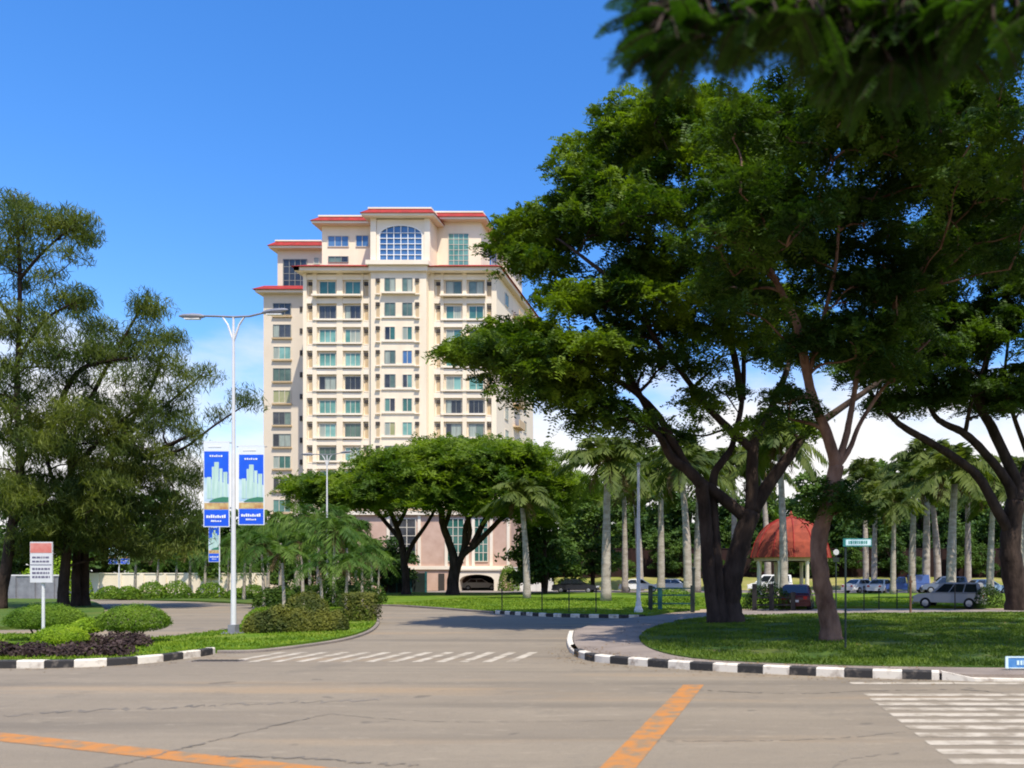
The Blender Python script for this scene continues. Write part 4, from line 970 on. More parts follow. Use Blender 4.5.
spec = [(606,52,462,'thick trunked tall palm just left of the slim white lamp post',0,1.0),
 (625,84,482,'thin palm half hidden behind the slim white lamp post',1,.9),
 (661,76,474,'tall palm between the slim lamp post and the big dark tree',1,1.0),
 (688,66,462,'tall palm touching the left edge of the big dark twin trunk',2,1.0),
 (697,80,470,'paler palm just behind the one touching the twin trunk',0,1.0),
 (640,95,470,'far palm rising behind the white cars',2,1.0),
 (735,90,470,'far palm seen through the fork of the big dark tree',0,1.0),
 (784,60,438,'tall palm standing in front of the red pavilion roof',1,.85),
 (768,88,462,'palm behind the left side of the red pavilion',2,.9),
 (874,84,498,'short palm right of the green street name sign',0,1.0),
 (893,72,505,'bright palm behind the dark windowed white car',1,.9),
 (866,92,480,'far palm above the end of the street name sign',2,.9),
 (912,76,482,'slender palm above the blue covered truck',1,1.0),
 (926,82,462,'tall palm left of the grey wagon',0,1.05),
 (938,88,475,'palm right behind the roof of the grey wagon',2,1.0),
 (951,56,470,'stout leaning palm directly behind the grey wagon',2,1.1),
 (968,90,480,'dense palm right of the stout leaning one',0,1.0),
 (990,70,488,'palm behind the pale blue car',1,1.0),
 (1020,74,478,'palm behind the trunk of the far right tree',0,1.0),
 (1045,80,470,'palm beyond the trunk of the far right tree',2,1.0),
 (527,58,498,'lone slim palm beside the white gate wall',1,.9)]
for x, Y, ty, lab, k, sc_ in spec: place_palm(tall[k], 'palm_tree', x, 0, Y, ty, lab, GT, used, hs=sc_)
spec2 = [(258,50,528,'short palm directly right of the blue banners'),(272,46,535,'short palm second from the banners'),(290,52,520,'taller short palm above the left end of the hedge'),
 (303,44,540,'low palm above the middle of the long hedge'),(318,50,522,'short palm left of the grey lamp post in the median'),(334,42,528,'bright full palm just right of the grey lamp post in the median'),
 (349,48,535,'short palm above the round hedge end'),(362,42,552,'low palm at the tip of the median by the road bend'),(346,38,560,'lowest palm behind the tall round hedge'),
 (280,60,530,'short palm in the second row behind the hedge'),(326,60,534,'short palm in the second row near the lamp post'),(372,54,545,'yellowish palm nearest the pink stone wall'),(244,56,538,'short palm behind the main lamp pole'),(310,64,525,'farthest short palm behind the long hedge'),
 (264,43,542,'low palm over the left end of the hedge'),(284,40,552,'low young palm directly behind the second hedge bush'),(298,56,514,'tallest palm of the median cluster, left of its lamp post'),(338,54,516,'tall palm of the median cluster, right of its lamp post'),
 (356,56,528,'median palm in front of the left end of the pink stone wall'),(268,64,520,'rear median palm at the foot of the grey tower wing'),(322,38,560,'short young palm below the median lamp post'),(250,68,532,'rear palm seen between the main lamp pole and the banners'),(378,60,556,'outermost low palm by the bluish green fence'),(295,70,540,'rear palm between the tower wing and the median')]
for i, (x, Y, ty, lab) in enumerate(spec2): place_palm(short[i % 3], 'median_palm', x, 0, Y, ty, lab, GS, used, hs=1.0)
spec3 = [(135,66,545,'small palm beside the far double banner'),(157,64,550,'small palm left of the row of round bushes'),(176,70,548,'small palm with a pale base above the round bushes'),(190,66,546,'small palm right of the row of round bushes'),(205,72,542,'small palm left of the narrow far banner'),(228,66,545,'small palm behind the narrow far banner')]
for i, (x, Y, ty, lab) in enumerate(spec3): place_palm(short[i % 3], 'roadside_palm', x, 0, Y, ty, lab, 'small palms along the far side of the left road', used, hs=1.1)

# ---- bushes and hedges
def dome_leaves(rx, ry, rz, n, ln, wd, z0=0.0, jitter=.022, boxy=1.0):
    d = unit(n); d[:, 2] = np.abs(d[:, 2])
    if boxy != 1.0:
        d = np.sign(d)*np.abs(d)**boxy
        d = d/np.max(np.abs(d)**1, axis=1, keepdims=True)*(.72+.28/np.linalg.norm(d, axis=1, keepdims=True))
    s = rng.uniform(.88, 1.02, (n, 1))
    lump = 1+.025*np.sin(d[:, :1]*9)+.025*np.sin(d[:, 1:2]*8+1)
    c = d*s*lump*np.array([rx, ry, rz])+np.array([0, 0, z0])+rng.normal(0, jitter, (n, 3))
    nr = d+unit(n)*.75; nr /= np.linalg.norm(nr, axis=1, keepdims=True)
    return leaf_quads(c, nr, ln, wd)
def core(rx, ry, rz, z0, m, root, name='inner_growth'):
    b = MB(); k = 8
    b.lathe([(max(.001, math.cos(a))*.86, math.sin(a)*.86) for a in np.linspace(0, math.pi/2, 6)], n=16)
    b.v = [(x*rx, y*ry, z*rz+z0) for x, y, z in b.v]
    return b.build(name, m, root, smooth='full')
def bush(name, label, loc, rx, ry, rz, z0, leaf, n, ln, stems=0, cat='bush', group=None, boxy=1.0, rzrot=0, coremat=None):
    root = thing(name, label, cat, loc, rzrot, group)
    if stems:
        b = MB()
        for i in range(stems):
            a = random.uniform(0, 6.28); q = random.uniform(0, .5)
            b.tube([(q*rx*.6*math.cos(a), q*ry*.6*math.sin(a), -.02), (q*rx*math.cos(a), q*ry*math.sin(a), z0*.6), (q*rx*1.5*math.cos(a), q*ry*1.5*math.sin(a), z0+rz*.4)], [.025, .02, .012], 5)
        b.build('stems', M['bark'], root)
    V = [dome_leaves(rx, ry, rz, n, ln, ln*.55, z0, boxy=boxy)]
    if z0 > .05 and not stems == -1:               # the rounded underside
        u = unit(n//3); u[:, 2] = -np.abs(u[:, 2])*.35
        c = u*np.array([rx, ry, rz])*rng.uniform(.5, 1, (n//3, 1))+np.array([0, 0, z0]); V.append(leaf_quads(c, unit(n//3), ln, ln*.55))
    quads_obj('foliage', np.concatenate(V), leaf, root)
    return root
dome_core = None
gl = .125
def gz(x, y, z=gl): p = G(x, y, z); return (p.x, p.y, z)
bush('clipped_bush', 'large clipped green dome behind the notice board post', (-17.5, 20.5, gl), .86, .8, .48, .42, M['leaf_bush'], 12000, .042, 6, group='clipped bushes on the planting strip')
bush('clipped_bush', 'large clipped green dome nearest the lamp pole', (-14.6, 19.6, gl), .76, .72, .50, .42, M['leaf_bush'], 11000, .042, 6, group='clipped bushes on the planting strip')
bush('clipped_bush', 'low lime green mound at the foot of the notice board post', (-15.05, 18.0, gl), .52, .46, .30, .20, M['leaf_lime'], 5500, .038, 3, group='clipped bushes on the planting strip')
bush('clipped_bush', 'smaller lime mound between the two large domes', (-15.75, 19.6, gl), .33, .33, .28, .30, M['leaf_lime'], 1800, .065, 3, group='clipped bushes on the planting strip')
# purple leaved shrubs: each clump is a plant of its own
pr = random.Random(5)
pl = [(-14.85+.31*i+pr.uniform(-.06,.06), 16.15+pr.uniform(-.14,.14)+.03*i) for i in range(9)]
pl += [(-14.7+.36*i, 18.5+pr.uniform(-.12,.12)) for i in range(4)]
for i, (x, y) in enumerate(pl):
    bush('purple_shrub', 'dark purple leaved shrub in the low border along the painted kerb' if i < 9 else 'dark purple leaved shrub under the clipped green domes', (x, y, gl), .27, .25, .19+pr.uniform(0, .09) if i < 9 else .27, .03, M['leaf_purple'], 420, .075, 3, group='purple border shrubs along the kerb' if i < 9 else 'purple shrubs under the domes', cat='shrub')
# long hedge and rounder ends on the median
hb = [(-13.55,23.1,.44,.46,.56),(-13.1,23.2,.48,.48,.74),(-12.62,23.4,.46,.48,.66),(-12.2,23.7,.44,.48,.70),(-11.85,24.0,.36,.4,.56)]
hl = ['left end bush of the long olive hedge on the median','second bush of the long olive hedge with a bright top','middle bush of the long olive hedge on the median','fourth bush of the long olive hedge, browner','right end bush of the long olive hedge on the median']
for (x, y, rx, ry, rz), lab in zip(hb, hl): bush('hedge_bush', lab, (x, y, gl), rx, ry, rz, .02, M['leaf_olive'], 3000, .085, 0, cat='hedge', group='bushes of the long median hedge', boxy=1.0)
bush('round_bush', 'taller round olive bush at the road end of the median hedge', (-13.5, 29.2, gl), .55, .55, .98, .02, M['leaf_olive'], 3600, .09, cat='bush', boxy=.85)
bush('round_bush', 'dark bush tucked behind the long hedge near the lamp post', (-17.5, 33, gl), .9, .8, .95, .02, M['leaf_olive'], 2600, .10, cat='bush')
for i, (x, lab) in enumerate(((110,'round bush at the left end of the far row by the double banner'),(125,'small dark round bush second in the far row'),(146,'wide round bush third in the far row beside the road'),(168,'large round bush in the middle of the far row'),(200,'bright topped round bush below the narrow banner'),(240,'dark low bush behind the main lamp pole'),(222,'low pale bush right of the narrow banner pole'))):
    q = G(x, 601); bush('verge_bush', lab, ((x-CX)/F*58, 58+i*.3, .1), (.9,.75,1.0,1.1,1.1,1.2,.7)[i], .9, (.9,.9,1.25,1.3,1.15,1.0,.7)[i], .02, M['leaf_bush'], 1700, .15, group='round bushes along the far verge', cat='bush')
for i, x in enumerate((246,255,268,276,283,292,300,308,316,326,336,344,352,362,371)):
    bush('understory_shrub', 'dark shrub among the short palm trunks behind the median hedge', ((x-CX)/F*46, 46+pr.uniform(-4,8), .1), 1.2, 1.0, pr.uniform(.8,1.7), .02, M['leaf_dark'], 1100, .16, group='dark shrubs among the palm trunks', cat='shrub')
bush('sunlit_shrub', 'bright yellow green bush beyond the white garden wall', (-54, 64, .1), 2.6, 2, 3.1, .02, M['leaf_lime'], 2600, .25, cat='bush')
bush('gate_shrub', 'leafy shrub beside the arched gateway of the tower', ((509-CX)/F*92, 92, 0), 1.3, 1.0, 2.9, .02, M['leaf_bush'], 2000, .22, cat='shrub')
bush('lawn_shrub', 'bright green spreading hedge behind the teal barrier', ((672-CX)/F*44, 44, .1), 1.5, .9, .95, .02, M['leaf_bush'], 2600, .11, cat='hedge')
bush('planter_shrub', 'dark shrub spilling over the black planter posts', ((768-CX)/F*38.6, 38.9, .1), 1.25, .6, 1.25, .05, M['leaf_dark'], 2200, .12, cat='shrub')
bush('corner_shrub', 'small dark bush left of the far right tree trunk', ((992-CX)/F*41, 41.5, .1), .8, .6, 1.1, .05, M['leaf_dark'], 1500, .11, cat='shrub')

# ---- the wood behind everything
def wood_proto(seed, h, r, leaf, n=5200, ln=.62):
    random.seed(seed); global rng; rng = np.random.default_rng(seed)
    root = bpy.data.objects.new('wood_tree', None); COL.objects.link(root)
    w = MB(); w.tube(crooked((0,0,-.05), (random.uniform(-.6,.6), 0, h*.62), .04, 5), [.34-.015*i for i in range(16)], 8)
    out = []
    for k in range(34):
        a = random.uniform(0, 6.28); t = random.uniform(.22, 1.0); rr = r*math.sin(math.pi*(.16+.76*t))**.8*random.uniform(.35, 1)
        c = Vector((rr*math.cos(a), rr*math.sin(a), h*t-.6)); q = random.uniform(.9, 1.8)
        if k % 2 == 0: w.tube(crooked((0,0,h*min(.58, t*.6)), c, .08, 3), [.10-.008*i for i in range(10)], 5, cap=False)
        out.append(pad_leaves(c, q, q*.6, n//34, ln, ln*.55, .45))
    w.build('trunk', M['bark'], root, smooth='full')
    quads_obj('crown', np.concatenate(out), leaf, root); return root
wp = [wood_proto(41, 11, 3.8, M['leaf_wood']), wood_proto(42, 13, 4.2, M['leaf_wood']), wood_proto(43, 9, 4.0, M['leaf_wood'])]
wr = random.Random(9)
used_w = set()
def place_wood(k, x, y, s, label, group, z=-.02):
    p = wp[k]; o = p if p.name not in used_w else copy_tree(p); used_w.add(p.name)
    o.location = (x, y, z); o.rotation_euler = (0, 0, wr.uniform(0, 6.28)); o.scale = (s*wr.uniform(.9, 1.15), s*wr.uniform(.9, 1.15), s*wr.uniform(.9, 1.1))
    tag(o, label, 'tree', group)
for i in range(22): place_wood(i % 3, -24+4.4*i+wr.uniform(-1.2, 1.2), 122+wr.uniform(-3, 6), wr.uniform(.95, 1.25), 'dark leafy tree in the wood behind the palms and the maroon wall', 'wood behind the palms', 1.5)
for i in range(22): place_wood((i+1) % 3, -26+4.5*i+wr.uniform(-1.5, 1.5), 136+wr.uniform(-4, 6), wr.uniform(1.15, 1.55), 'dark leafy tree in the wood behind the palms and the maroon wall', 'wood behind the palms', 1.5)
for i in range(20): place_wood((i*2+1) % 3, -24+4.6*i+wr.uniform(-1.6, 1.6), 109.5+wr.uniform(-1, 1), wr.uniform(.26, .55), 'low dark tree standing against the maroon wall', 'low trees against the maroon wall', 1.35)
for i in range(15): place_wood(i % 3, -118+4.6*i+wr.uniform(-1, 1), 92+wr.uniform(-5, 5) if -118+4.6*i < -66 else 80+wr.uniform(-3, 3), wr.uniform(.75, 1.0), 'leafy tree in the distance beyond the left road', 'trees beyond the left road')
for i in range(7): place_wood((i+2) % 3, -58+3.6*i+wr.uniform(-1, 1), 84+wr.uniform(-2, 2), wr.uniform(.55, .72), 'low leafy tree close to the foot of the tower', 'trees at the foot of the tower')
for i, (x, y, s, lab) in enumerate(((-17.6, 76, .72, 'dark hanging tree right of the white gate wall'), (-15.2, 88, .8, 'leafy tree behind the black sedan'), (-19.5, 84, .85, 'leafy tree beside the right corner of the tower base'))): place_wood(i, x, y, s, lab, None)

# ================================================================== LAMPS, BANNERS, SIGNS, POSTS
def lamp_post(label, loc, s=1.0, group='white twin arm street lamps', proto=None, name='street_lamp'):
    if proto is not None:
        o = copy_tree(proto); o.location = loc; o.scale = (s, s, s); tag(o, label, 'lamp post', group); return o
    r = thing(name, label, 'lamp post', loc, 0, group); r.scale = (s, s, s)
    b = MB(); b.tube([(0,0,0.02),(0,0,.5),(0,0,3),(0,0,6),(0,0,8.95)], [.074,.070,.058,.045,.03], 12); b.build('pole', M['metal_white'], r, smooth=True)
    b = MB(); b.box(-.22,.22,-.22,.22,-.1,.03); b.box(-.10,.10,-.10,.10,.03,.26)
    for x in (-.17,.17):
        for y in (-.17,.17): b.lathe([(.022,.02),(.022,.07)], x, y, 6)
    b.build('base_plate', M['metal_grey'], r)
    b = MB()
    for s_ in (-1, 1): b.tube([(0,0,8.25),(s_*.06,0,8.42),(s_*.16,0,8.72),(s_*.30,0,8.93)], [.03,.028,.026,.024], 6)
    b.build('fork_brace', M['metal_white'], r)
    for s_, dz in ((-1, .02), (1, .22)):
        b = MB(); b.tube([(0,0,8.94),(s_*.45,0,8.96),(s_*.9,0,8.96+dz*.5)], [.032,.03,.028], 8); b.build('arm', M['metal_grey'], r)
        b = MB(); x0 = s_*.82
        pr_ = [(0, .035), (.15, .075), (.35, .085), (.6, .06), (.72, .02)]
        b.tube([(x0+s_*q, 0, 8.95+dz*.5+q*dz*.55) for q, _ in pr_], [w_ for _, w_ in pr_], 8); b.build('lamp_head', M['metal_grey'], r, smooth=True)
        b = MB(); b.box(min(x0+s_*.12, x0+s_*.55), max(x0+s_*.12, x0+s_*.55), -.05, .05, 8.86+dz*.62, 8.885+dz*.62); b.build('lens', M['white'], r)
    return r
pl0 = lamp_post('tall white twin arm lamp post carrying two big blue banners', G(233.5, 638))
pl0.location.z = .12
lp2 = lamp_post('white lamp post rising from the palms on the median', (P(327,600,50).x, 50, .12), 1.03, proto=pl0)
lp3 = lamp_post('distant white lamp post with the narrow banner', (P(219.5,598,64).x, 64, .1), .78, proto=pl0)
lp4 = lamp_post('farthest lamp post with a small double banner among the trees', (P(119,598,70).x, 70, .1), .8, proto=pl0)
# single white post on the far lawn
r = thing('slim_lamp_post', 'slim white single lamp post at the corner of the far lawn', 'lamp post', G(638.5, 612.5, .1))
b = MB(); b.tube([(0,0,.2),(0,0,2),(0,0,6.6)], [.10,.085,.055], 10); b.build('pole', M['metal_white'], r, smooth=True)
b = MB(); b.lathe([(.20,-.1),(.20,.12),(.13,.30),(.12,.5)], n=10); b.build('footing', M['white_wall'], r)
b = MB(); b.lathe([(.07,6.58),(.085,6.66),(.07,6.74),(.02,6.78)], n=10); b.build('cap', M['metal_grey'], r)

def banner(label, loc, w, h, group, seed=0, proto=None):
    """cloth banner: printed towers under a blue sky, white heading strip, blue foot with white lettering"""
    r = thing('street_banner', label, 'banner', loc, 0, group)
    rr = random.Random(3); x0, x1 = -w/2, w/2
    b = MB(); nseg = 8
    for i in range(nseg):
        xa, xb = x0+w*i/nseg, x0+w*(i+1)/nseg
        b.add([(xa, 0, 0), (xb, 0, 0), (xb, 0, h), (xa, 0, h), (xa, .012, 0), (xb, .012, 0), (xb, .012, h), (xa, .012, h)], [(0,1,2,3), (7,6,5,4)])
    b.box(x0, x1, -.002, .012, 0, .03); b.box(x0, x1, -.002, .012, h-.03, h)
    b.build('cloth', M['banner_white'], r)
    a = MB(); Y1, Y2, Y3 = -.004, -.007, -.010
    def q(b_, xa, xb, za, zb, y, m=0): b_.add([(x0+xa*w, y, za*h), (x0+xb*w, y, za*h), (x0+xb*w, y, zb*h), (x0+xa*w, y, zb*h)], [(0,1,2,3)], m)
    q(a, .03, .97, .01, .20, Y1, 0); q(a, .03, .97, .60, .88, Y1, 0); q(a, .03, .97, .205, .28, Y1, 3); q(a, .03, .97, .30, .595, Y1, 1)
    a.add([(x0+.03*w, Y2, .58*h), (x0+.97*w, Y2, .50*h), (x0+.97*w, Y2, .61*h), (x0+.03*w, Y2, .61*h)], [(0,1,2,3)], 0)
    for xa, xb, t in ((.14,.30,.58),(.33,.42,.70),(.42,.60,.755),(.62,.74,.68),(.77,.93,.64)): q(a, xa, xb, .33, t, Y3, 2)
    a.add([(x0+xx*w, Y3-.001, zz*h) for xx, zz in ((.2,.29),(.97,.29),(.97,.345),(.75,.35),(.5,.335),(.3,.31))], [tuple(range(6))], 4)
    def scribble(z, hh, xa, xb, n):
        xx = xa
        for i in range(n):
            ww = (xb-xa)/n*rr.uniform(.55, .85); q(a, xx, xx+ww, z, z+hh*rr.uniform(.7, 1.15), -.0125, 5); xx += (xb-xa)/n
    scribble(.815, .022, .25, .75, 6); scribble(.105, .034, .12, .88, 9); scribble(.060, .018, .30, .70, 6); scribble(.93, .014, .2, .7, 6)
    a.build('print', [M['banner_blue'], M['banner_sky'], M['banner_tower'], M['banner_sand'], M['banner_green'], M['white']], r)
    b = MB()
    for z in (.02*h, .98*h): b.tube([(x0-.06, .03, z), (x1+.06, .03, z)], .014, 6)
    b.build('bracket', M['metal_grey'], r)
    return r
py_ = pl0.location
s23 = py_.y/F
banner('left one of the two big blue banners on the near lamp post', (py_.x+(216.5-233.5)*s23, py_.y, H+(HY-527)*s23), 26*s23, 86*s23, 'blue tower banners on the near lamp post')
banner('right one of the two big blue banners on the near lamp post, by the tower', (py_.x+(251.3-233.5)*s23, py_.y, H+(HY-525)*s23), 26*s23, 80*s23, 'blue tower banners on the near lamp post')
s64 = 64/F
banner('narrow distant banner hanging below the left big banner', (P(214.3,0,64).x, 64, H+(HY-562)*s64), 11.5*s64, 42*s64, 'distant banners')
s70 = 70/F
banner('left half of the far double banner among the trees', (P(113,0,70).x, 70, H+(HY-564)*s70), 9*s70, 27*s70, 'distant banners')
banner('right half of the far double banner among the trees', (P(125,0,70).x, 70, H+(HY-564)*s70), 9*s70, 27*s70, 'distant banners')

# notice board on the planting strip
Yb = 19.0; sb = Yb/F
r = thing('notice_board', 'white notice board with a red heading on a pale post behind the kerb', 'sign', (P(43.3,0,Yb).x, Yb, .125))
b = MB(); b.tube([(0,0,-.1),(0,0,H+(HY-548)*sb-.125)], .032, 8); b.build('post', M['metal_white'], r)
z0, z1 = H+(HY-582.5)*sb-.125, H+(HY-542)*sb-.125; hw = 11*sb
b = MB(); b.box(-hw, hw, -.062, -.035, z0, z1); b.build('board', M['metal_white'], r)
b = MB(); b.box(-hw*.96, hw*.96, -.066, -.063, z1-.27*(z1-z0), z1-.03*(z1-z0)); t = b; rr = random.Random(2)
for k, (f0, hh) in enumerate(((.36,.045),(.46,.045),(.555,.02),(.64,.05),(.74,.05),(.84,.05))):
    xx = -hw*.8
    if k == 2: t.box(-hw*.95, hw*.95, -.0655, -.0632, z1-(f0+hh)*(z1-z0), z1-f0*(z1-z0), 1); continue
    while xx < hw*.75:
        ww = rr.uniform(.03, .09); t.box(xx, min(xx+ww, hw*.8), -.0655, -.0632, z1-(f0+hh)*(z1-z0), z1-f0*(z1-z0), 1); xx += ww+.018
t.build('print', [M['sign_red'], M['sign_ink']], r)
# street name sign
Ys = 17.9; ss = Ys/F
r = thing('street_name_sign', 'green and white street name blade on a slim dark post in the corner lawn', 'sign', (P(845.5,0,Ys).x, Ys, .12))
b = MB(); b.tube([(0,0,-.1),(0,0,H+(HY-538)*ss-.12)], .024, 8); b.build('post', M['metal_dark'], r)
zb_ = H+(HY-546.5)*ss-.12; w_ = 26*ss; h_ = 8*ss
b = MB(); b.box(-.06, w_, -.045, -.026, zb_, zb_+h_); b.build('blade', M['green_sign'], r)
b = MB(); b.box(.0, w_-.02, -.048, -.0455, zb_+.025, zb_+h_-.025); b.build('name_panel', M['sign_pale'], r)
t = MB(); xx = .06; rr = random.Random(8)
while xx < w_-.09: ww = rr.uniform(.02, .05); t.box(xx, xx+ww, -.050, -.0482, zb_+.055, zb_+h_-.055); xx += ww+.014
t.build('lettering', M['green_sign'], r)
# low blue sign at the kerb
Yq = 14.05; sq = Yq/F; xq = P(1005,0,Yq).x
r = thing('kerb_sign', 'low blue and white sign board standing on the pavement edge', 'sign', (xq+.5, Yq, .10))
b = MB(); b.box(-.5,.5,-.02,.0,.03,.24); b.build('board', M['sign_blue'], r)
b = MB(); b.box(-.5,-.45,-.026,-.021,.03,.24); b.box(-.45,.5,-.026,-.021,.215,.24); b.box(-.45,.5,-.026,-.021,.03,.045); b.build('border', M['sign_pale'], r)
b = MB(); xx = -.30; rr = random.Random(4)
while xx < .42: ww = rr.uniform(.03,.08); b.box(xx, xx+ww, -.0255, -.0212, .09, .17); xx += ww+.02
b.build('lettering', M['sign_pale'], r)
b = MB(); b.box(-.42,-.38,-.015,.03,-.02,.03); b.box(.38,.42,-.015,.03,-.02,.03); b.build('foot', M['metal_grey'], r)
# round sign seen behind the leaning trunk
r = thing('round_sign', 'small round white sign on a dark post behind the leaning reddish trunk', 'sign', (P(836,0,36).x, 36, .1))
b = MB(); b.tube([(0,0,-.1),(0,0,2.9)], .035, 8); b.build('post', M['metal_dark'], r)
b = MB()
n = 20; vs = []
for yv in (-.06, -.04): vs += [(.13*math.cos(2*math.pi*i/n), yv, 2.72+.13*math.sin(2*math.pi*i/n)) for i in range(n)]
b.add(vs, [tuple(range(n)), tuple(range(2*n-1, n-1, -1))]+[(i, (i+1)%n, (i+1)%n+n, i+n) for i in range(n)]); b.build('disc', M['metal_white'], r)
b = MB(); b.box(-.14,.14,-.06,-.04,2.28,2.48); b.build('plate', M['metal_dark'], r)
# thin iron posts along the far lawn edge and the path
def iron_post(label, loc, h):
    r = thing('iron_post', label, 'post', loc, 0, 'thin iron posts along the far lawn')
    b = MB(); b.tube([(0,0,-.1),(0,0,h)], .028, 6); b.build('shaft', M['metal_black'], r)
    b = MB(); b.lathe([(.045,h-.02),(.05,h+.03),(.02,h+.08)], n=8); b.build('cap', M['metal_black'], r); return r
for x, yb, h, lab in ((502,611.5,1.0,'thin iron post left of the lone slim palm, far lawn'),(542,613,1.05,'thin iron post in the grass right of the white gate wall'),(569,613.5,1.05,'thin iron post in the grass before the black sedan'),(596,614,1.0,'thin iron post just left of the thick trunked palm'),
    (864,611,1.15,'thin dark post right of the street name sign'),(879,610,1.0,'shorter thin post between the street name sign and the reddish stake'),(955,610.5,1.2,'thin dark post in front of the grey wagon'),(897,608,.9,'thin post before the blue covered truck')):
    iron_post(lab, G(x, yb, .06), h)
r = thing('wooden_stake', 'reddish brown stake standing between the trees left of the grey wagon', 'post', G(910.5, 613, .1))
b = MB(); b.tube([(0,0,-.1),(0,0,.9),(0,0,1.65)], [.055,.05,.045], 8); b.build('shaft', M['bark_red'], r)
b = MB(); b.box(-.09,.09,-.02,.02,1.35,1.45); b.build('crosspiece', M['bark_red'], r)
# teal barrier and the dark planter frame under the big tree
r = thing('teal_barrier', 'teal and black railing barrier left of the big dark trunk', 'barrier', (P(672,0,38.4).x, 38.4, .08))
for x in (650.5, 660, 692.5):
    b = MB(); xx = (x-672)*38.4/F; b.box(xx-.10, xx+.10, -.07, .07, -.1, 1.22 if x != 660 else 1.1); b.build('post', M['teal_paint'] if x == 660 else M['metal_dark'], r)
b = MB()
for z in (.32, .72, 1.05): b.box((650.5-672)*.048+.1, (692.5-672)*.048-.1, -.025, .025, z, z+.06)
b.build('rail', M['teal_paint'], r)
r = thing('lamp_bollard_pole', 'dark post rising beside the palm trunk at the end of the teal barrier', 'post', (P(693.5,0,39.4).x, 39.4, .08))
b = MB(); b.tube([(0,0,-.1),(0,0,2.0)], .07, 8); b.build('shaft', M['metal_dark'], r)
b = MB(); b.lathe([(.09,1.95),(.10,2.05),(.03,2.12)], n=8); b.build('cap', M['metal_dark'], r)
r = thing('planter_barrier', 'black post and rail frame with shrubs right of the big dark trunk', 'barrier', (P(766,0,38.3).x, 38.3, .08))
for x in (754.5, 771.5, 793): 
    b = MB(); xx = (x-766)*.0479; b.box(xx-.11, xx+.11, -.08, .08, -.1, 1.3 if x < 780 else .9); b.build('post', M['metal_black'], r)
b = MB()
for z in (.25, .6): b.box((754.5-766)*.0479+.11, (793-766)*.0479-.11, -.03, .03, z, z+.07)
b.build('rail', M['metal_black'], r)

# ================================================================== PAVILION, WALLS, FENCES
Yg = 68.0; sg = Yg/F; cg = P(791, 0, Yg)
r = thing('pavilion', 'round open pavilion with a ribbed orange red dome roof', 'pavilion', (cg.x, Yg, .05))
zr = lambda y: H+(HY-y)*sg-.05
b = MB(); Rr = 40*sg; n = 24; prof = [(1.0,558),(0.97,553),(0.90,543),(0.78,534),(0.60,526),(0.36,520.5),(0.12,518),(0.02,517.5)]
b.lathe([(Rr*q, zr(y)) for q, y in prof], n=n); rf = b.build('roof', M['orange_roof'], r)
b = MB()
for k in range(12):
    a = 2*math.pi*k/12; b.tube([((Rr*q+.02)*math.cos(a), (Rr*q+.02)*math.sin(a), zr(y)+.03) for q, y in prof], .05, 5)
b.build('roof_rib', M['red_tile'], rf)
b = MB(); b.lathe([(.25, zr(518)), (.18, zr(515)), (.04, zr(511))], n=10); b.build('finial', M['orange_roof'], rf)
b = MB(); b.lathe([(Rr*.93, zr(561.5)), (Rr*.93, zr(558)+.02), (Rr*.88, zr(558)+.02), (Rr*.88, zr(561.5))], n=24); b.build('ring_beam', M['tan'], r)
for k in range(8):
    a = 2*math.pi*(k+.5)/8; b = MB(); b.lathe([(.26,-.1),(.26,.3),(.17,.36),(.15,zr(563)-.2),(.2,zr(563)),(.2,zr(561.4))], Rr*.86*math.cos(a), Rr*.86*math.sin(a), 10); b.build('column', M['pale_cream'], r, smooth=True)
b = MB(); b.lathe([(Rr*1.0,-.15),(Rr*1.0,.12)], n=28); b.build('plinth', M['concrete'], r)

def wall_thing(name, label, x0, x1, y0, y1, h, m, capm=None, cat='wall', z0=0, piers=0):
    r = thing(name, label, cat, ((x0+x1)/2, (y0+y1)/2, z0))
    b = MB(); b.box(x0-(x0+x1)/2, x1-(x0+x1)/2, y0-(y0+y1)/2, y1-(y0+y1)/2, -.15, h); b.build('panel', m, r)
    if capm:
        b = MB(); b.box(x0-(x0+x1)/2-.06, x1-(x0+x1)/2+.06, y0-(y0+y1)/2-.06, y1-(y0+y1)/2+.06, h+.002, h+.10); b.build('coping', capm, r)
    for i in range(piers):
        b = MB(); xx = x0-(x0+x1)/2+(x1-x0)*(i+.5)/piers; b.box(xx-.2, xx+.2, y0-(y0+y1)/2-.10, y0-(y0+y1)/2-.002, -.15, h-.01); b.build('pier', m, r)
    return r
wall_thing('gate_wall', 'white garden wall beside the arched gateway of the tower', P(514,0,92).x, P(553,0,92).x, 92, 92.3, H+(HY-568)*92/F, M['white_wall'], M['white_wall'], piers=4)
wall_thing('garden_wall', 'low white wall behind the leaning trunk at the far left', P(-60,0,58).x, P(56,0,58).x, 58.5, 58.8, 1.65, M['metal_grey'], M['white_wall'], z0=.1, piers=6)
wall_thing('boundary_wall', 'long cream boundary wall beyond the row of round bushes', P(60,0,78).x, P(262,0,78).x, 78.5, 78.8, 1.9, M['cream'], M['pale_cream'], z0=.05, piers=9)
mw = wall_thing('maroon_wall', 'long dark maroon wall behind the palms and parked cars', P(541,0,112).x, 68, 112, 112.4, H+(HY-549)*112/F-1.55, M['maroon'], M['maroon'], z0=1.55, piers=26)
